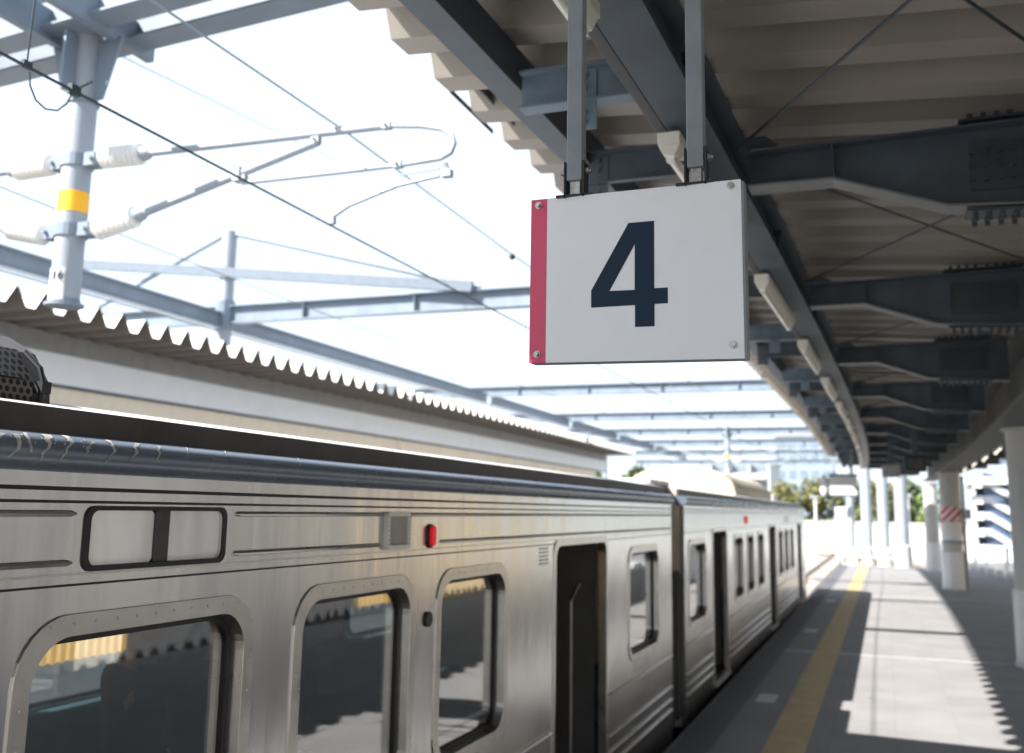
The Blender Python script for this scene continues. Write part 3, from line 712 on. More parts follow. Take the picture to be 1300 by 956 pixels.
    MB().prism(prof, 'y', y0 + 0.004, y1 - 0.004).build('roof', M['roof'], t)
    # ends
    endp = [(-2.11, Z0), (-2.11, 2.22), (-2.2, 2.39), (-2.8, 2.46), (-4.2, 2.46), (-4.8, 2.39), (-4.89, 2.22), (-4.89, Z0)]
    for ya, yb in ((y0 + 0.003, y0 + 0.06), (y1 - 0.06, y1 - 0.003)): MB().prism(endp, 'y', ya, yb).build('end_wall', M['cream'], t)
    # interior
    MB().box(-4.83, -2.17, y0 + 0.07, y1 - 0.07, -0.02, 0.06).build('floor', M['floor_int'], t)
    MB().box(-4.83, -2.17, y0 + 0.07, y1 - 0.07, 2.02, 2.1).build('ceiling', M['interior'], t)
    gaps = sorted(doors); edges = [y0 + 0.2] + [v for d in gaps for v in (d[0] - 0.1, d[1] + 0.1)] + [y1 - 0.2]
    for a, b in zip(edges[0::2], edges[1::2]):
        for xa, xb in ((-2.62, -2.2), (-4.8, -4.38)):
            m = MB().box(xa, xb, a, b, 0.3, 0.5); x = xb - 0.1 if xb > -3 else xa
            m.box(x, x + 0.1, a, b, 0.5, 0.92); m.build('bench_seat', M['seat'], t, bevel=0.03)
        MB().tube([(-3.05, a + 0.1, 1.78), (-3.05, b - 0.1, 1.78)], 0.014, 6).build('grab_rail', M['handrail'], t)
    MB().box(-4.6, -2.4, y0 + 0.3, y1 - 0.3, -0.85, -0.14).build('underframe', M['upstand'], t)
    for yc in (y0 + 2.6, y1 - 2.6):
        bg = MB()
        for dy in (-1.05, 1.05):
            for sx in (-1, 1):
                x = -3.5 + sx * 0.56
                bg.tube([(x - 0.06, yc + dy, -0.46), (x + 0.06, yc + dy, -0.46)], 0.43, 24)
            bg.tube([(-4.3, yc + dy, -0.46), (-2.7, yc + dy, -0.46)], 0.07, 10)
        for sx in (-1, 1): bg.box(-3.5 + sx * 0.75 - 0.06, -3.5 + sx * 0.75 + 0.06, yc - 1.5, yc + 1.5, -0.55, -0.3)
        bg.build('bogie', M['rail'], t)
    # rubber guard strips at the gap
    for yy, s in ((y0, -1), (y1, 1)):
        g = MB()
        for k in range(3):
            ya = yy + s * (0.02 + k * 0.095); g.tube([(-2.16 - 0.02 * (k % 2), ya, 0.0), (-2.16 - 0.02 * (k % 2), ya, 1.42), (-2.2, ya, 1.5)], 0.042, 8)
        g.build('gap_guard', M['rubber'], t, smooth=True)
        MB().box(-4.72, -2.28, min(yy, yy + s * 0.345), max(yy, yy + s * 0.345), 0.05, 2.45).build('gangway', M['rubber'], t)  # enlarged to block sunlight through the gap between the cars
    return t

W1 = [(2.09, 3.02), (3.39, 4.32), (4.67, 5.57), (8.62, 9.78), (-1.6, -0.6), (-2.9, -1.9), (-4.2, -3.2), (-8.3, -7.2)]
D1 = [(6.54, 7.84), (0.0, 1.3), (-6.4, -5.1)]
car1 = make_car('train_car', -9.3, 10.45, W1, D1, 'nearest silver stainless train car with an upper vent window and a small red lamp', 'box')
W2 = [(11.42, 12.55), (15.05, 16.0), (16.5, 17.35), (17.9, 18.8), (21.5, 22.4), (22.85, 23.7), (24.2, 25.1)]
D2 = [(13.1, 14.3), (19.75, 20.95), (26.2, 27.4)]
car2 = make_car('train_car', 11.15, 28.6, W2, D2, 'second silver train car ahead, with a cream domed air conditioner on its roof', 'dome')

def car1_details():
    t = car1
    fr = MB().plate(rrect(2.235, 2.882, 1.958, 2.14, 0.035, 6), [rrect(2.257, 2.862, 1.973, 2.127, 0.028, 6)], 'x', XS - 0.012, XS + 0.006)
    w = fr.build('vent_window', M['rubber'], t, bevel=0.002)
    MB().box(XS - 0.02, XS - 0.004, 2.535, 2.60, 1.972, 2.128).build('mullion', M['upstand'], w)
    for a, b in ((2.25, 2.54), (2.595, 2.866)): MB().prism(rrect(a, b, 1.97, 2.13, 0.03, 4), 'x', XS - 0.016, XS - 0.011).build('pane', M['glass_light'], w)
    MB().box(XS - 0.12, XS - 0.09, 2.2, 2.9, 1.94, 2.15).build('blind_panel', M['fascia'], w)
    g = MB().plate(rrect(4.03, 4.265, 1.962, 2.13, 0.025, 5), [rrect(4.055, 4.24, 1.982, 2.11, 0.01, 4)], 'x', XS + 0.0, XS + 0.022).build('speaker_grille', M['grille_frame'], t, bevel=0.003)
    MB().box(XS, XS + 0.012, 4.055, 4.24, 1.982, 2.11).build('mesh', M['meter'], g)
    sc = MB()
    for k in range(7):
        for y in (4.042, 4.253): sc.sphere((XS + 0.022, y, 1.985 + k * 0.0205), 0.004, 6, 4)
    sc.build('screws', M['bolt'], g)
    lm = MB().prism(rrect(4.485, 4.553, 1.957, 2.073, 0.033, 6), 'x', XS, XS + 0.010).build('marker_lamp', M['rubber'], t)
    MB().prism(rrect(4.498, 4.540, 1.967, 2.063, 0.02, 6), 'x', XS + 0.005, XS + 0.026).build('lens', M['red_lens'], lm, bevel=0.006)
    MB().tube([(XS - 0.002, 4.52, 1.62), (XS + 0.012, 4.52, 1.62)], 0.036, 16).build('door_cock_cover', M['rubber'], t)
    # louvred data plate near the door (lines only)
    d = MB()
    for k in range(5): d.box(XS + 0.001, XS + 0.003, 6.19, 6.37, 1.80 + k * 0.024, 1.812 + k * 0.024)
    d.build('data_plate', M['shoulder'], t)
    # roof air conditioner with punched side panels
    half = [(-2.335, 2.40), (-2.345, 2.50), (-2.415, 2.597), (-2.505, 2.646), (-2.62, 2.70)]
    prof = half + [(-7.0 - x, z) for x, z in reversed(half)]
    b = MB().prism([(x - 0.012 if x > -3.5 else x + 0.012, z - 0.004) for x, z in prof], 'y', -0.8, 2.32).build('air_conditioner', M['upstand'], t)
    p = MB()
    for (xa, za), (xb, zb) in (((-2.335, 2.41), (-2.344, 2.497)), ((-2.346, 2.503), (-2.413, 2.595))):
        p.add([(xa, -0.75, za), (xa, 2.24, za), (xb, 2.24, zb), (xb, -0.75, zb), (xa - 0.006, -0.75, za), (xa - 0.006, 2.24, za), (xb - 0.006, 2.24, zb), (xb - 0.006, -0.75, zb)],
              [(0, 1, 2, 3), (7, 6, 5, 4), (0, 4, 5, 1), (1, 5, 6, 2), (2, 6, 7, 3), (3, 7, 4, 0)])
    p.build('punched_panel', M['punched'], b)
    l = MB()
    for k in range(12): l.box(-2.56, -2.49, -0.3 + k * 0.2, -0.26 + k * 0.2, 2.645, 2.68)
    l.box(-2.66, -2.58, -0.8, 2.31, 2.685, 2.715).build('top_louvre', M['roof'], b)
    c = MB().tube([(-2.34, 2.27, 2.41), (-2.335, 2.275, 2.49), (-2.35, 2.27, 2.54), (-2.40, 2.255, 2.59)], 0.009, 8); c.box(-2.35, -2.32, 2.255, 2.29, 2.465, 2.50); c.build('latch', M['black'], b)
car1_details()
def drips():
    rnd = random.Random(5); t = car1
    m = MB()
    def pt(a, y, o=0.0012): return (-2.125 + (0.062 + o) * math.cos(R(a)), y, 2.2785 + (0.0545 + o) * math.sin(R(a)))
    spots = [(2.06, 1.0), (2.13, 0.9), (2.22, .5), (2.29, .8), (2.41, .7), (2.50, .6), (2.64, .3), (1.99, .6), (1.95, .8), (1.91, .9), (1.87, .7), (3.3, .3), (2.85, .25)]
    for y, k in spots:
        a = 55 + rnd.uniform(-10, 12); y2 = y; w = 0.016 * k; P = []
        while a > 50 - 95 * k:
            P.append((a, y2, w * rnd.uniform(0.6, 1.2))); a -= 7; y2 += rnd.uniform(-0.012, 0.004); w *= 0.88
        for (a0, ya, w0), (a1, yb, w1) in zip(P, P[1:]):
            m.add([pt(a0, ya - w0), pt(a0, ya + w0), pt(a1, yb + w1), pt(a1, yb - w1)], [(0, 1, 2, 3)])
    for k in range(25):      # splashes
        y = rnd.uniform(1.78, 2.2) ; a = rnd.uniform(10, 50) ; w = rnd.uniform(0.002, 0.007)
        m.add([pt(a - 3, y - w), pt(a + rnd.uniform(1, 5), y), pt(a + 3, y + w), pt(a - rnd.uniform(2, 6), y + w * 0.3)], [(0, 1, 2, 3)])
    m.build('drip_stains', M['dropping'], t)['kind'] = 'stuff'
drips()
def car2_details():
    t = car2
    n = 20; cx, hw, zb, zt = -3.46, 0.98, 2.47, 2.985
    arc = [(cx + hw * math.cos(math.pi * k / n), zb + (zt - zb) * math.sin(math.pi * k / n) ** 0.8) for k in range(n + 1)]
    dm = MB(); dm.prism([(cx + hw, 2.44)] + arc + [(cx - hw, 2.44)], 'y', 18.0, 23.8)
    d = dm.build('air_conditioner', M['cream'], t)
    for k in range(5):
        MB().box(-2.56, -2.50, 18.6 + k, 19.3 + k, 2.50, 2.62).build('side_grille', M['upstand'], d)
    for ya, yb, z in ((24.6, 26.2, 2.72), (26.8, 28.0, 2.66), (12.2, 13.4, 2.56)): MB().box(-4.3, -2.7, ya, yb, 2.45, z).build('roof_box', M['roof'], t, bevel=0.03)
    MB().box(XS - 0.01, XS + 0.02, 16.3, 16.52, 1.99, 2.11).build('marker_lamp', M['red_lens'], t)
    for y in (23.0, 23.7): MB().box(XS - 0.01, XS + 0.012, y, y + 0.25, 1.96, 2.10).build('vent_plate', M['stainless_trim'], t)
    # driving end: rounded nose
    pl = [(-2.12, 28.59), (-2.2, 29.2), (-2.6, 29.6), (-3.5, 29.75), (-4.4, 29.6), (-4.8, 29.2), (-4.88, 28.59)]
    MB().prism(pl, 'z', -0.12, 2.30).build('nose', M['stainless'], t)
    MB().prism([(x * 0.985 - 0.05, y - 0.05) for x, y in pl], 'z', 2.301, 2.42).build('nose_roof', M['upstand'], t)
    MB().box(-2.16, -2.13, 28.75, 29.05, 0.9, 1.8).build('cab_window', M['rubber'], t)
    MB().box(-2.30, -2.12, 29.3, 29.42, 0.25, 0.45).build('tail_lamp', M['red_lens'], t)
car2_details()

# ------------------------------------------------------------------ passengers standing inside the first car
def skinned(name, verts, edges, radii, material, parent=None, sub=2, root=0):
    me = bpy.data.meshes.new(name); me.from_pydata(verts, edges, []); o = bpy.data.objects.new(name, me); COL.objects.link(o)
    md = o.modifiers.new('skin', 'SKIN'); md.use_smooth_shade = True
    sk = me.skin_vertices[0].data
    for i, r in enumerate(radii):
        sk[i].radius = (r, r) if not isinstance(r, tuple) else r
        sk[i].use_root = (i == root)
    s = o.modifiers.new('sub', 'SUBSURF'); s.levels = sub; s.render_levels = sub
    dg = bpy.context.evaluated_depsgraph_get(); dg.update()
    nm = bpy.data.meshes.new_from_object(o.evaluated_get(dg))
    nm.materials.clear(); nm.materials.append(material)
    nm.polygons.foreach_set('use_smooth', [True] * len(nm.polygons))
    o.modifiers.clear(); o.data = nm
    if parent is not None: o.parent = parent
    return o
def person(x, y, z, rot, h, jacket, label, armup=True):
    t = thing('person', (x, y, z), label, 'person', 'passengers standing inside the first car')
    t.rotation_euler = (0, 0, rot)
    k = h / 1.7
    V = [(0, 0, .93), (0, 0.01, 1.08), (0, 0.015, 1.25), (0, 0.005, 1.38), (0, -0.005, 1.46), (0, -0.015, 1.535), (0, -0.02, 1.61), (0, -0.015, 1.665),
         (.10, 0, .90), (.11, -.01, .50), (.11, .02, .10), (.12, -.13, .03), (-.10, 0, .90), (-.11, -.01, .50), (-.11, .02, .10), (-.12, -.13, .03),
         (.17, 0.01, 1.36), (.23, 0.02, 1.10), (.22, -.10, .90), (.20, -.16, .83), (-.17, 0.01, 1.36)]
    if armup: V += [(-.27, -.08, 1.40), (-.22, -.2, 1.62), (-.2, -.22, 1.71)]
    else: V += [(-.23, 0.02, 1.10), (-.22, -.10, .90), (-.20, -.16, .83)]
    E = [(0, 1), (1, 2), (2, 3), (3, 4), (4, 5), (5, 6), (6, 7), (0, 8), (8, 9), (9, 10), (10, 11), (0, 12), (12, 13), (13, 14), (14, 15), (3, 16), (16, 17), (17, 18), (18, 19), (3, 20), (20, 21), (21, 22), (22, 23)]
    Rr = [(.15, .11), (.135, .10), (.16, .11), (.13, .09), .055, .075, .088, .06, .085, .06, .042, .035, .085, .06, .042, .035, .062, .045, .035, .03, .062, .045, .035, .03]
    skinned('body', [(a * k, b * k, c * k) for a, b, c in V], E, [tuple(q * k for q in r) if isinstance(r, tuple) else r * k for r in Rr], M['skin'], t)
    JV = [V[i] for i in (0, 1, 2, 3)] + [V[16], V[17], V[18]] + [V[20], V[21], V[22]]
    skinned('jacket', [(a * k, b * k, c * k) for a, b, c in JV], [(0, 1), (1, 2), (2, 3), (3, 4), (4, 5), (5, 6), (3, 7), (7, 8), (8, 9)],
            [(.175 * k, .13 * k), (.165 * k, .125 * k), (.185 * k, .13 * k), (.15 * k, .105 * k), .08 * k, .06 * k, .05 * k, .08 * k, .06 * k, .05 * k], jacket, t)
    TV = [V[i] for i in (0, 8, 9, 10, 12, 13, 14)]
    skinned('trousers', [(a * k, b * k, c * k) for a, b, c in TV], [(0, 1), (1, 2), (2, 3), (0, 4), (4, 5), (5, 6)], [(.16 * k, .115 * k), .10 * k, .08 * k, .06 * k, .10 * k, .08 * k, .06 * k], M['cloth_dark'], t)
    MB().sphere((0, 0.012 * k, 1.635 * k), 0.104 * k, 14, 10, (0.92, 1.02, 1.0)).build('hair', M['hair'])
    hr = bpy.data.objects['hair'] if 'hair' in bpy.data.objects else None
    hr = [o for o in ALL() if o.name.startswith('hair') and o.parent is None][0]; hr.parent = t
    # keep the face clear of hair
    fc = MB()
    fc.sphere((0, -0.095 * k, 1.60 * k), 0.018 * k, 8, 6, (0.7, 1, 1.2))
    for sx in (-1, 1): fc.sphere((sx * 0.088 * k, -0.01 * k, 1.60 * k), 0.028 * k, 8, 6, (0.4, 0.8, 1.2))
    f = fc.build('facial_features', M['skin']); f.parent = t
    # hands with fingers
    for idx, (wx, wy, wz) in enumerate((V[19], V[23])):
        hm = MB(); up = 1 if (idx == 1 and armup) else -1
        for j in range(4):
            o = (j - 1.5) * 0.018; hm.tube([((wx + o) * k, wy * k, (wz + up * .02) * k), ((wx + o) * k, (wy - .02) * k, (wz + up * .075) * k), ((wx + o) * k, (wy - .045) * k, (wz + up * (.105 - abs(j - 1.3) * .01)) * k)], [.011, .009, .007], 6)
        hm.tube([((wx + .03) * k, wy * k, wz * k), ((wx + .05) * k, (wy - .03) * k, (wz + up * .05) * k)], [.012, .008], 6)
        hm.sphere((wx * k, wy * k, (wz + up * .01) * k), 0.042 * k, 8, 6, (1, 0.5, 1))
        hh = hm.build('hand', M['skin']); hh.parent = t
    return t
person(-3.02, 4.05, 0.06, R(200), 1.66, M['cloth_grey'], 'passenger in a grey jacket standing inside, seen through the right part of the nearest window')
person(-3.0, 3.58, 0.06, R(150), 1.70, M['cloth_dark'], 'passenger in a dark jacket standing inside, left of the other one behind the nearest window')

# ------------------------------------------------------------------ overhead line: drop post, arms, insulators
def insulator(a, b, parent, r=0.088):
    a = Vector(a); b = Vector(b); d = b - a; n = 8; pts = []; rad = []
    pts.append(a); rad.append(0.03); pts.append(a + d * 0.06); rad.append(0.03)
    for k in range(n):
        f = 0.08 + 0.78 * k / n; w = 0.78 / n
        for ff, rr in ((f, 0.045), (f + w * 0.38, r), (f + w * 0.52, r), (f + w * 0.9, 0.045)): pts.append(a + d * ff); rad.append(rr)
    o = MB().tube(pts, rad, 14).build('insulator', M['porcelain'], parent, smooth=True)
    MB().tube([a + d * 0.84, a + d * 0.87, a + d * 0.97, a + d * 1.05], [0.04, 0.058, 0.05, 0.022], 12).build('end_fitting', M['pole'], o, smooth=True)
    return o
def text_mesh(txt, size, loc, rot, material, parent, name='numerals'):
    cu = bpy.data.curves.new(name, 'FONT'); cu.body = txt; cu.size = size; cu.extrude = 0.002; cu.align_x = 'CENTER'
    o = bpy.data.objects.new(name, cu); COL.objects.link(o)
    dg = bpy.context.evaluated_depsgraph_get(); dg.update()
    me = bpy.data.meshes.new_from_object(o.evaluated_get(dg)); bpy.data.objects.remove(o)
    me.materials.clear(); me.materials.append(material)
    o = bpy.data.objects.new(name, me); COL.objects.link(o)
    o.parent = parent; o.location = Vector(loc) - parent.location; o.rotation_euler = rot
    return o
def drop_post(full=True):
    X, Y = -6.03, 6.0
    t = thing('catenary_post', (X, Y, 3.68), 'grey round hanging post with a yellow band and number 16 plate, carrying white insulators', 'catenary post')
    s = MB().lathe([(0.115, 0), (0.115, 2.28)], (X, Y, 3.68), 28); s.build('shaft', M['pole'], t, smooth=True)
    MB().lathe([(0.15, -0.012), (0.15, 0.012), (0.118, 0.014), (0.118, 0.05)], (X, Y, 3.68), 24).build('end_flange', M['gantry'], t)
    MB().lathe([(0.118, 4.43), (0.118, 4.60)], (X, Y, 0), 28).build('yellow_band', M['yellow'], t, smooth=True)
    MB().lathe([(0.118, 5.34), (0.13, 5.35), (0.13, 5.38), (0.118, 5.39)], (X, Y, 0), 24).build('collar', M['gantry'], t)
    p = MB(); n = 10; vs = []; fs = []
    for k in range(n + 1):
        a = R(-155 + 85 * k / n) + R(20)
        for rr in (0.119, 0.122):
            for z in (3.705, 3.965): vs.append((X + rr * math.cos(a), Y + rr * math.sin(a), z))
    for k in range(n): 
        o = 4 * k; fs += [(o, o + 1, o + 5, o + 4), (o + 2, o + 6, o + 7, o + 3), (o + 1, o + 3, o + 7, o + 5), (o, o + 4, o + 6, o + 2)]
    pl = p.add(vs, fs).build('number_plate', M['plate'], t)
    text_mesh('16', 0.105, (X - 0.005 + 0.03, Y - 0.1235, 3.865), (R(90), 0, R(12)), M['sign_navy'], t)
    for sx in (-1, 1):   # gussets
        g = MB().prism([(X + sx * 0.11, 5.38), (X + sx * 0.20, 5.38), (X + sx * 0.36, 5.90), (X + sx * 0.11, 5.90)], 'y', Y - 0.012, Y + 0.012)
        g.build('gusset', M['gantry'], t)
    MB().box(X - 0.012, X + 0.012, Y - 0.25, Y - 0.1, 5.4, 5.9).build('gusset', M['gantry'], t)
    for z in (4.86, 4.28):
        c = MB().lathe([(0.128, -0.05), (0.128, 0.05)], (X, Y, z), 20)
        for sx in (-1, 1):
            c.box(X + sx * 0.17 - 0.05, X + sx * 0.17 + 0.05, Y - 0.06, Y + 0.06, z - 0.055, z + 0.055); c.tube([(X + sx * 0.2, Y - 0.09, z), (X + sx * 0.2, Y + 0.09, z)], 0.016, 6)
        c.build('clamp', M['gantry'], t)
    for sx in (-1, 1):
        P = lambda x, z: (X + sx * (x - X), Y, z)
        insulator(P(-5.81, 4.87), P(-5.31, 4.86), t); insulator(P(-5.81, 4.265), P(-5.31, 4.374), t)
        a = MB().tube([P(-5.3, 4.86), P(-3.2, 4.83)], 0.027, 10)
        a.tube([P(-5.3, 4.376), P(-3.78, 4.775)], 0.030, 10)
        a.build('bracket_tube', M['pole'], t, smooth=True)
        a = MB().tube([P(-3.22, 4.83), P(-2.95, 4.795), P(-2.79, 4.755), P(-2.71, 4.70), P(-2.69, 4.64), P(-2.715, 4.575), P(-2.79, 4.54), P(-3.1, 4.525), P(-3.6, 4.524), P(-4.42, 4.528)], 0.018, 10)
        a.build('pull_off_loop', M['pole'], t, smooth=True)
        for cx, cz in ((-4.42, 4.56), (-3.80, 4.79), (-3.62, 4.85), (-3.22, 4.83), (-3.12, 4.53)): 
            c = MB(); q = P(cx, cz); c.box(q[0] - 0.032, q[0] + 0.032, Y - 0.026, Y + 0.026, q[2] - 0.024, q[2] + 0.024)
            c.tube([(q[0], Y - 0.06, q[2]), (q[0], Y + 0.06, q[2])], 0.01, 6)
            if cx < -4.4: c.box(q[0] - 0.07, q[0] - 0.01, Y - 0.04, Y + 0.04, q[2] - 0.02, q[2] + 0.09)
            c.build('fitting', M['pole'], t)
        s = MB().tube([P(-2.76, 4.50), P(-2.73, 4.42)], 0.022, 8)
        s.tube([P(-2.80, 4.415), P(-3.12, 4.375), P(-3.50, 4.265), P(-3.66, 4.175)], 0.014, 8)
        s.tube([P(-3.1, 4.45), P(-2.8, 4.47)], 0.009, 6)
        q = P(-2.74, 4.43); s.box(q[0] - 0.035, q[0] + 0.035, Y - 0.03, Y + 0.03, q[2] - 0.03, q[2] + 0.02)
        q = P(-3.64, 4.165); s.box(q[0] - 0.03, q[0] + 0.03, Y - 0.02, Y + 0.02, q[2] - 0.025, q[2] + 0.025)
        s.build('steady_arm', M['wire_light'], t, smooth=False)
    return t
dp = drop_post()
dp2 = dup(dp, None, (-7.0, 48.5, 4.0)); tag(dp2, 'distant hanging post with a yellow band in front of the pale apartment block', 'catenary post')

# beams across the tracks
def ibeam_x(m, x0, x1, y, z0, z1, w=0.22):
    m.box(x0, x1, y - w / 2, y + w / 2, z0, z0 + 0.02).box(x0, x1, y - w / 2, y + w / 2, z1 - 0.02, z1).box(x0, x1, y - 0.008, y + 0.008, z0 + 0.02, z1 - 0.02)
def gantry(x0, x1, y, z0, z1, label, n=1, stiff=True, posts=((-18.0), (9.6))):
    t = thing('gantry_beam', (-5, y, z0), label, 'overhead beam', 'steel beams spanning the tracks')
    m = MB(); ys = [y] if n == 1 else [y - 0.27, y + 0.27]
    for yy in ys: ibeam_x(m, x0, x1, yy, z0, z1, 0.22)
    if stiff:
        x = x0 + 0.5
        while x < x1:
            for yy in ys: m.box(x, x + 0.012, yy - 0.10, yy + 0.10, z0 + 0.02, z1 - 0.02)
            x += 2.4
    m.build('beam', M['gantry'], t)
    for px in posts:
        if x0 - 0.1 <= px <= x1 + 0.1: MB().lathe([(0.16, -1.2), (0.16, z0)], (px, y, 0), 16).build('support_post', M['pole'], t, smooth=True)
    return t
g = thing('gantry_beam', (-6.03, 6.0, 5.9), 'twin grey steel beams overhead in the corner, holding the post with the yellow band', 'overhead beam', 'steel beams spanning the tracks')
m = MB(); sk = lambda x: -0.096 * (x + 6.03)
for dy in (-0.2, 0.24):
    a = Vector((-18.2, 6.0 + dy + sk(-18.2), 0)); b_ = Vector((9.8, 6.0 + dy + sk(9.8), 0))
    for z0, z1, w in ((5.93, 5.95, 0.24), (6.36, 6.38, 0.24), (5.95, 6.36, 0.016)):
        m.bar(a + Vector((0, 0, (z0 + z1) / 2)), b_ + Vector((0, 0, (z0 + z1) / 2)), w, z1 - z0)
m.build('beam', M['gantry'], g)
for px in (-18.0, 9.6): MB().lathe([(0.16, -1.2), (0.16, 5.93)], (px, 6.0 + sk(px), 0), 16).build('support_post', M['pole'], g, smooth=True)
c = MB()
for x in (-5.72, -6.26): c.box(x - 0.006, x + 0.006, 3.2, 6.42, 5.87, 6.13).box(x - 0.07, x - 0.006, 3.2, 6.42, 5.87, 5.882).box(x - 0.07, x - 0.006, 3.2, 6.42, 6.118, 6.13)
c.build('side_channel', M['gantry'], g)
g2 = gantry(-18.2, 9.8, 16.5, 5.74, 6.10, 'pale steel beam with tie rods and a king post, left of the 4 sign', 1)
MB().lathe([(0.15, 5.2), (0.15, 7.66)], (-12.37, 16.5, 0), 20).build('king_post', M['pole'], g2, smooth=True)
MB().lathe([(0.2, 5.6), (0.2, 6.2)], (-12.37, 16.5, 0), 12).build('post_collar', M['gantry'], g2)
s = MB(); s.tube([(-16.0, 16.5, 6.1), (-12.45, 16.5, 7.62)], 0.05, 8); s.tube([(-12.3, 16.5, 7.62), (-6.8, 16.5, 6.15)], 0.05, 8); s.build('tie_rod', M['gantry'], g2)
MB().bar((-16.2, 16.36, 7.22), (-6.9, 16.36, 6.14), 0.1, 0.2).build('diagonal_strut', M['gantry_dark'], g2)
gantry(-5.6, 9.8, 23.7, 5.9, 6.2, 'steel beam spanning the near track hidden behind the 4 sign', 1)
for y, z0, z1, lab in ((31.0, 5.86, 6.2, 'pale overhead beam just below the 4 sign, nearest of the far stack'), (40.4, 5.86, 6.2, 'second overhead beam down in the far stack under the 4 sign'),
                       (48.5, 5.86, 6.2, 'third overhead beam in the far stack, holding the distant yellow banded post'), (57.0, 5.86, 6.25, 'fourth overhead beam in the far stack above the train'), (67.0, 5.86, 6.25, 'fifth overhead beam, lowest but one of the far stack'), (80, 5.9, 6.3, 'sixth overhead beam, lowest in the far stack above the apartment roofs')):
    gantry(-19, 9.8, y, z0, z1, lab, 1)
lb = thing('longitudinal_beam', (-12.37, 15, 5.6), 'pale beam running parallel to the tracks above the opposite canopy, through the king post', 'overhead beam', 'steel beams spanning the tracks')
m = MB()
for a, b in ((4, 16.3), (16.7, 30.8), (31.2, 40.2), (40.6, 48.3), (48.7, 56.8), (57.2, 66.8)):
    m.box(-12.48, -12.26, a, b, 5.62, 5.64).box(-12.48, -12.26, a, b, 5.92, 5.94).box(-12.38, -12.36, a, b, 5.64, 5.92)
m.build('beam', M['gantry'], lb)
# wires
def wire(name, pts, r, m, label, sag=0.0, drops=None):
    o = MB(); P = []
    for a, b in zip(pts, pts[1:]):
        a = Vector(a); b = Vector(b)
        for k in range(12):
            f = k / 12; q = a.lerp(b, f); q.z -= sag * 4 * f * (1 - f); P.append(q)
    P.append(Vector(pts[-1])); o.tube(P, r, 6)
    t = o.build(name, m); tag(t, label, 'wire'); return t
cw = wire('contact_wire', [(-3.62, -12, 4.12), (-3.62, 6, 4.12), (-3.55, 30, 4.12), (-3.65, 60, 4.12), (-3.6, 100, 4.12)], 0.0085, M['wire'], 'dark contact wire running along the track above the train, lowest of the wires')
mw = wire('messenger_wire', [(-3.6, -12, 4.9), (-3.6, 6, 4.86), (-3.58, 31, 4.86), (-3.6, 60, 4.86), (-3.6, 100, 4.86)], 0.008, M['wire_light'], 'pale messenger wire above the contact wire, crossing the upper bracket arm', 0.1)
def dropper(y, loop):
    d = MB().tube([(-3.6, y, 4.80), (-3.62, y, 4.13)], 0.0045, 5); d.box(-3.63, -3.61, y - 0.025, y + 0.025, 4.112, 4.145)
    if loop:
        d.tube([(-3.62, y + 0.02, 4.10), (-3.62, y + 0.03, 4.04), (-3.62, y + 0.07, 3.985), (-3.62, y + 0.13, 3.965), (-3.62, y + 0.2, 3.985), (-3.62, y + 0.25, 4.04), (-3.62, y + 0.28, 4.11)], 0.0045, 6)
        d.box(-3.635, -3.605, y + 0.26, y + 0.32, 4.10, 4.15); d.tube([(-3.60, y + 0.3, 4.14), (-3.55, y + 0.33, 4.18)], 0.007, 6)
    d.build('dropper', M['wire'] if loop else M['wire_light'], cw)
for y, l in ((3.25, True), (11.0, False), (18.0, False), (25.0, False)): dropper(y, l)
b = MB().sphere((-3.6, 9.6, 4.79), 0.035, 10, 8); b.build('wire_clamp', M['black'], mw)
wire('feeder_wire', [(-6.0, 6.3, 5.93), (-9.08, 16, 8.41), (-10.49, 31, 10.07)], 0.007, M['wire_light'], 'faint feeder wire rising behind the yellow banded post toward the far left')
wire('contact_wire', [(-7.35, -12, 4.5), (-7.35, 6, 4.18), (-7.3, 60, 4.15)], 0.007, M['wire_light'], 'faint wire of the second track, behind the dark contact wire')
wire('messenger_wire', [(-7.5, -12, 5.2), (-7.5, 6, 5.0), (-7.4, 31, 5.0), (-7.3, 60, 5.0)], 0.007, M['wire_light'], 'faint upper wire of the second track above the opposite canopy', 0.15)

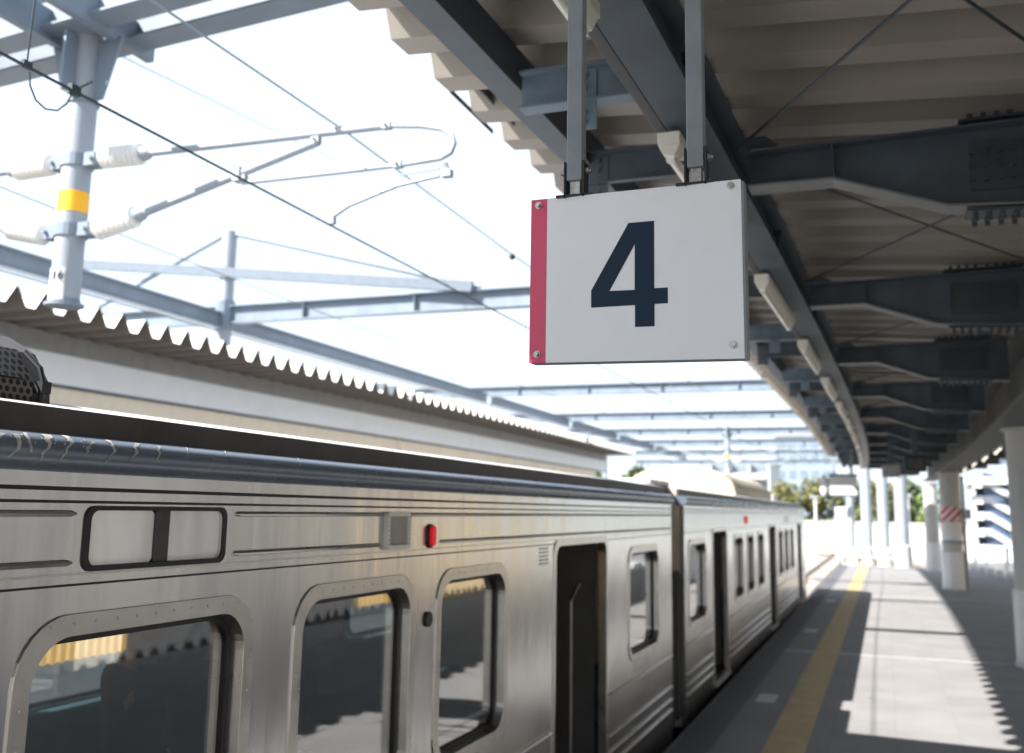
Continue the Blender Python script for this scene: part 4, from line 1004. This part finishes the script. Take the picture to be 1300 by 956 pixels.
# ------------------------------------------------------------------ opposite canopy
def opposite():
    t = thing('opposite_canopy', (-13, 20, 0), 'corrugated brown roof with white fascia on the opposite platform behind the train', 'canopy')
    xo = lambda y: XO(max(y, 14)) * 0.75
    ex = lambda y: -9.15 + xo(y)
    roof_build(folded(-6, 38.8, ex, lambda y: -16.5 + xo(y), lambda x, y: 4.36 + 0.02 * (x + 9.2), 0.43, 0.21, form=(0.15, 0.30, 0.35)), 'roof_sheet', M['sheet_grey'], M['sheet_top'], t)
    def run(dx0, dx1, z0, z1, name, m, y0=-6, y1=38.4, step=4.0):
        b = MB(); y = y0
        while y < y1 - 0.01:
            ye = min(y + step, y1)
            b.add([(dx0 + xo(y), y, z0), (dx1 + xo(y), y, z0), (dx1 + xo(ye), ye, z0), (dx0 + xo(ye), ye, z0), (dx0 + xo(y), y, z1), (dx1 + xo(y), y, z1), (dx1 + xo(ye), ye, z1), (dx0 + xo(ye), ye, z1)],
                  [(0, 3, 2, 1), (4, 5, 6, 7), (0, 1, 5, 4), (1, 2, 6, 5), (2, 3, 7, 6), (3, 0, 4, 7)]); y = ye
        return b.build(name, m, t)
    run(-10.5, -10.18, 4.10, 4.36, 'eave_beam', M['steel2'])
    run(-10.3, -10.2, 3.69, 4.095, 'fascia', M['fascia'])
    run(-10.32, -10.185, 3.655, 3.688, 'fascia_trim', M['steel'])
    run(-10.33, -10.23, 1.9, 3.654, 'wall_panel', M['wall_cream'], y1=37)
    b = MB()
    for k in range(11): 
        y = -2 + 3.7 * k; b.box(-10.24 + xo(y), -10.222 + xo(y), y, y + 0.15, 3.40, 3.43)
    b.build('wall_vents', M['upstand'], t)
    for k in range(8):
        y = -4 + 6 * k
        if y < 40: MB().lathe([(0.14, 0), (0.14, 4.3)], (-12.8 + xo(y), y, 0), 14).build('column', M['column'], t, smooth=True)
opposite()

def barrier():  # unseen; panel tones arranged for what the train side reflects
    t = thing('trackside_wall', (9.3, 5, -1.2), 'unseen panelled ochre and cream wall along the far track, shaped for reflections and blocking sky', 'wall')
    rnd = random.Random(4); y = -30
    a, b, c = MB(), MB(), MB()
    while y < 40:
        w = rnd.choice((0.9, 1.2, 1.8, 2.6)); m = rnd.choice((c, c, a, c)) if 5 < y < 12 else rnd.choice((a, c, c, a)) if y < 20 else (b if 26 < y < 35 else rnd.choice((a, b, a, b, c)))
        m.box(9.2, 9.3, y, y + w - 0.03, -1.2, 3.0); y += w
    a.build('pale_panels', M['wall_pale'], t); b.build('warm_panels', M['wall_warm'], t); c.build('dark_panels', M['barrier'], t)
    MB().box(9.15, 9.6, -30, 40.5, 3.0, 3.2).build('coping', M['concrete'], t)
    MB().box(9.301, 9.5, -30, 40, -1.2, 2.99).build('backing', M['barrier'], t)
    MB().box(9.4, 9.6, -30, 40, 3.2, 6.6).build('sky_blocker', M['barrier'], t)  # added out of view to keep sky light from under the canopy
barrier()
# ------------------------------------------------------------------ far background
def apartment(name, x0, x1, y0, y1, h, nfl, nbay, m, label, balcony=True):
    t = thing('apartment_building', ((x0 + x1) / 2, y0, -1.3), label, 'building')
    MB().box(x0, x1, y0, y1, -1.3, h).build('wall', m, t)
    MB().box(x0 - 0.3, x1 + 0.3, y0 - 0.3, y1 + 0.3, h, h + 0.5).build('roof', M['concrete'], t)
    fh = (h + 0.6) / nfl; bw = (x1 - x0) / nbay
    for f in range(nfl):
        z = -0.6 + f * fh
        for b in range(nbay):
            xa = x0 + b * bw + bw * 0.16; xb = x0 + (b + 1) * bw - bw * 0.16
            MB().box(xa, xb, y0 - 0.06, y0 + 0.1, z + fh * 0.25, z + fh * 0.8).build('window', M['win_dark'], t)
        if balcony: MB().box(x0 + 0.4, x1 - 0.4, y0 - 1.3, y0 - 0.1, z, z + fh * 0.36).build('balcony', M['apt'], t)
    if balcony:
        for b in range(nbay + 1):
            x = x0 + b * bw; MB().box(x - 0.15, x + 0.15, y0 - 1.5, y0, -1.3, h).build('pier', M['apt'], t)
apartment('a', -24, -15.6, 150, 165, 9.6, 4, 3, M['apt'], 'white apartment block with balconies in front of the blue grey one')
apartment('b', -18.2, -8.6, 185, 200, 16, 6, 5, M['apt_grey'], 'taller blue grey apartment block with a window grid, beyond the white one', False)
apartment('c', -40, -27, 190, 205, 9, 3, 5, M['apt'], 'low pale apartment block beyond the domed train roof', False)

def far_bits():
    w = thing('boundary_wall', (-1, 86, -1.05), 'bright white boundary wall crossing behind the posts beyond the platform end', 'wall')
    MB().box(-14, 8, 86, 86.4, -1.2, 1.5).build('panel', M['white_wall'], w)
    MB().box(-14, 8, 85.9, 86.5, 1.5, 1.65).build('coping', M['concrete'], w)
    w = thing('boundary_wall', (8, 60, -1.05), 'white concrete fence seen right of the striped column, in front of the stairs', 'wall')
    for k in range(9):
        x = 2.9 + k * 1.6; MB().box(x, x + 1.56, 62, 62.2, -1.2, 0.62).build('panel', M['white_wall'], w)
        MB().box(x - 0.05, x + 0.03, 61.85, 61.99, -1.2, 0.75).build('post', M['concrete'], w)
    b = thing('utility_cabinet', (-3.05, 80, -1.05), 'white utility cabinet standing by the wall below the hanging display box', 'cabinet')
    MB().box(-3.6, -2.5, 80, 81, -0.9, 2.75).build('case', M['white_wall'], b, bevel=0.03)
    MB().box(-3.5, -2.6, 79.96, 80.01, -0.7, 2.5).build('door', M['apt'], b)
    MB().box(-3.7, -2.4, 79.9, 81.1, -1.25, -0.9).build('plinth', M['concrete'], b)
    # stair tower
    s = thing('stair_tower', (8.2, 82, -1.3), 'white outdoor stair tower with dark zigzag flights, right of the striped column', 'building')
    MB().box(6.0, 6.3, 82, 86, -1.3, 5.0).build('side_wall', M['apt'], s)
    MB().box(9.6, 10.0, 82, 86, -1.3, 5.0).build('side_wall', M['apt_grey'], s)
    MB().box(6.3, 9.6, 85.6, 86, -1.3, 5.0).build('rear_wall', M['apt_grey'], s)
    MB().box(5.7, 9.2, 81.7, 86.2, 4.6, 5.1).build('roof', M['white_wall'], s)
    for k in range(5):
        z = -0.9 + k * 1.18
        MB().prism([(6.5, z + 0.55), (7.2, z + 0.55), (8.6, z - 0.35), (9.5, z - 0.35), (9.5, z + 0.2), (8.6, z + 0.2), (7.2, z + 1.1), (6.5, z + 1.1)], 'y', 82.0, 82.15).build('parapet', M['apt'], s)
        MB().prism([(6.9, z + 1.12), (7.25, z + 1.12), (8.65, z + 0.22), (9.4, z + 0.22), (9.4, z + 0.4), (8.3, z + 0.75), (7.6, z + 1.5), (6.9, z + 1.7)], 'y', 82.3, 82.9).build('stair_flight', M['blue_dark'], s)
        MB().box(6.1, 6.75, 81.8, 82.0, z + 0.5, z + 1.05).build('landing_panel', M['white_wall'], s)
    # signal
    g = thing('railway_signal', (7.55, 64, -1.05), 'black railway signal heads on a white ladder mast near the right border', 'signal')
    MB().tube([(7.4, 64, -1.05), (7.4, 64, 4.2)], 0.06, 10).build('mast', M['white_wall'], g)
    l = MB()
    for x in (7.55, 7.85): l.tube([(x, 64, -1.05), (x, 64, 4.0)], 0.025, 6)
    for k in range(14): l.tube([(7.55, 64, -0.6 + k * 0.33), (7.85, 64, -0.6 + k * 0.33)], 0.018, 6)
    l.build('ladder', M['white_wall'], g)
    MB().box(7.2, 7.75, 63.7, 63.9, 2.2, 2.75).build('signal_head', M['black'], g)
    MB().prism([(7.5, 2.9), (7.8, 3.2), (7.5, 3.5), (7.2, 3.2)], 'y', 63.7, 63.85).build('diamond_board', M['black'], g)
    MB().lathe([(0.4, 0), (0.4, 0.06)], (8.3, 64, 2.9), 20).build('round_board', M['black'], g)
    # white shed roof posts far
    for k, (x, y, h, lab) in enumerate(((1.15, 60, 3.2, 'slim white lamp post between the two shaded columns'), (-4.7, 75, 3.3, 'slim white lamp post beside the trees, left of the display box'))):
        t = thing('lamp_post', (x, y, -1.05), lab, 'lamp post', 'slim white lamp posts')
        MB().tube([(x, y, -1.05), (x, y, h)], 0.09, 10).build('pole', M['white_wall'], t)
        MB().box(x - 0.35, x + 0.2, y - 0.15, y + 0.15, h, h + 0.18).build('lamp_head', M['pole'], t)
    # fence and boxes at the platform end
    f = thing('end_fence', (-1, 47.4, -0.1), 'low white fence rails closing the bright platform end', 'fence')
    for k in range(6):
        x = -1.85 + k * 0.55; MB().tube([(x, 46.9, 0.0), (x, 46.9, 0.85)], 0.03, 8).build('post', M['white_wall'], f)
    for z in (0.35, 0.75): MB().tube([(-1.85, 46.9, z), (0.9, 46.9, z)], 0.02, 8).build('rail', M['white_wall'], f)
    f = thing('railing', (5, 40, 0), 'thin white railing along the shaded far edge of the platform, right of the striped column', 'fence')
    pts = [(right_edge(y) - 0.15, y) for y in (30, 33, 36, 39, 42, 45)]
    for (xa, ya), (xb, yb) in zip(pts, pts[1:]):
        for z in (0.5, 1.0): MB().tube([(xa, ya, z), (xb, yb, z)], 0.018, 6).build('rail', M['white_wall'], f)
    for xa, ya in pts: MB().tube([(xa, ya, 0), (xa, ya, 1.02)], 0.025, 6).build('post', M['white_wall'], f)
    for k in range(7):  # made-up white domes standing in for bright sunlit gaps along the edge
        y = 37.5 + k * 1.35; x = right_edge(y) - 0.5
        tag(MB().lathe([(0.16, 0), (0.17, 0.12), (0.13, 0.24), (0.05, 0.27)], (x, y, 0.0), 12).build('bright_spot_dome', M['white_wall'], smooth=True), 'small white dome standing in for a sunlit gap at the platform edge below the railing', 'bright spot', 'white stand-ins for bright spots along the far platform edge')
far_bits()

def tree(x, y, h, r, lm, label, n=1500, z0=-1.3, seed=1, group='trees beyond the station'):
    rnd = random.Random(seed)
    t = thing('tree', (x, y, z0), label, 'tree', group)
    tr = MB().tube([(x, y, z0), (x + 0.1, y, z0 + h * 0.35), (x - 0.1, y, z0 + h * 0.75)], h * 0.03, 8, h * 0.01)
    cl = []
    for k in range(16):
        a = rnd.uniform(0, 6.28); rr = r * rnd.uniform(0.1, 0.8); zz = z0 + h * rnd.uniform(0.35, 0.88)
        rr *= max(0.35, 1 - abs((zz - z0) / h - 0.58) * 1.5)
        c = Vector((x + rr * math.cos(a), y + rr * math.sin(a), zz)); cl.append((c, r * rnd.uniform(0.25, 0.45)))
        tr.tube([(x, y, z0 + h * 0.35), tuple(c)], h * 0.011, 5, h * 0.003)
    tr.build('trunk', M['bark'], t)
    m = MB()
    for k in range(n):
        c, cr = rnd.choice(cl)
        d = Vector((rnd.gauss(0, 1), rnd.gauss(0, 1), rnd.gauss(0, 1))).normalized() * cr * rnd.uniform(0.4, 1.05) ** 0.6
        p = c + d; s = r * rnd.uniform(0.05, 0.10)
        u = Vector((rnd.gauss(0, 1), rnd.gauss(0, 1), rnd.gauss(0, 1))).normalized(); v = u.orthogonal().normalized()
        w = u.cross(v)
        m.add([p - v * s, p + w * s * 0.7, p + v * s, p - w * s * 0.7], [(0, 1, 2, 3)])
    m.build('crown', lm, t)
TR = [(-10.3, 112, 7.0, 2.9, 'leaf1', 'olive green tree between the apartments and the display box, leftmost of the pair'),
      (-7.2, 115, 7.6, 3.1, 'leaf1', 'olive green tree directly behind the hanging display box'),
      (-3.6, 116, 7.2, 3.0, 'leaf2', 'darker green tree between the thin post and the first thick white post'),
      (-0.8, 112, 7.4, 3.0, 'leaf1', 'yellow green tree between the two middle white posts'),
      (2.2, 116, 7.6, 3.2, 'leaf2', 'green tree between the white posts and the shaded columns'),
      (5.0, 112, 6.4, 2.9, 'leaf3', 'bright green tree beside the striped column'),
      (-15.2, 62, 6.9, 2.2, 'leaf2', 'green tree under the end of the opposite canopy'),
      (-12.6, 66, 6.4, 1.8, 'leaf3', 'yellow green tree beside the end columns of the opposite canopy'),
      (-21.5, 70, 7.8, 2.8, 'leaf2', 'tree rising behind the corrugated roof of the opposite canopy'),
      (-26, 135, 8.6, 3.0, 'leaf2', 'pale tree left of the white apartment block above the train dome')]
for i, (x, y, h, r, lm, lab) in enumerate(TR): tree(x, y, h, r, M[lm], lab, 1600, seed=i + 3)

# ------------------------------------------------------------------ camera, light, world
p, yw, ro = R(9.57297404), R(20.48153416), R(1.0)
fw = Vector((-math.sin(yw) * math.cos(p), math.cos(yw) * math.cos(p), math.sin(p)))
r0 = Vector((math.cos(yw), math.sin(yw), 0)); u0 = r0.cross(fw)
rt = r0 * math.cos(ro) + u0 * math.sin(ro); up = rt.cross(fw)
cam = bpy.data.cameras.new('camera'); co = bpy.data.objects.new('camera', cam); COL.objects.link(co)
mtx = Matrix((rt, up, -fw)).transposed().to_4x4(); mtx.translation = (0, 0, 2.15); co.matrix_world = mtx
cam.sensor_fit = 'HORIZONTAL'; cam.sensor_width = 36; cam.lens = 36 * 1264 / 1300; cam.shift_y = -44.5 / 1300
cam.clip_start = 0.05; cam.clip_end = 3000
cam.dof.use_dof = True; cam.dof.focus_distance = 2.78; cam.dof.aperture_fstop = 2.5; cam.dof.aperture_blades = 9
scene.camera = co

S = Vector((-0.70, -0.75, 1.0)).normalized()       # towards the sun
sun = bpy.data.lights.new('sun', 'SUN'); sun.energy = 5.0; sun.angle = R(0.53); sun.color = (1, 0.955, 0.89)
so = bpy.data.objects.new('sun', sun); COL.objects.link(so); so.rotation_euler = S.to_track_quat('Z', 'Y').to_euler(); so.location = (-20, -20, 40)
w = bpy.data.worlds.new('World'); scene.world = w; w.use_nodes = True
nt = w.node_tree; bg = nt.nodes['Background']; sky = nt.nodes.new('ShaderNodeTexSky'); sky.sky_type = 'NISHITA'
sky.sun_disc = False; sky.sun_elevation = math.asin(S.z); sky.sun_rotation = math.atan2(S.x, S.y)
sky.air_density = 1.0; sky.dust_density = 1.5; sky.ozone_density = 1.0
mxs = nt.nodes.new('ShaderNodeMix'); mxs.data_type = 'RGBA'; mxs.inputs[0].default_value = 0.82      # thin bright overcast veil over the blue
mxs.inputs[7].default_value = (3.75, 4.3, 4.95, 1)
nt.links.new(sky.outputs[0], mxs.inputs[6]); nt.links.new(mxs.outputs[2], bg.inputs[0]); bg.inputs[1].default_value = 0.10
scene.render.engine = 'CYCLES'
scene.cycles.use_denoising = True
scene.cycles.max_bounces = 8; scene.cycles.transparent_max_bounces = 24
scene.cycles.sample_clamp_indirect = 8
vs = scene.view_settings; vs.view_transform = 'Standard'; vs.look = 'None'; vs.exposure = 1.72; vs.gamma = 1
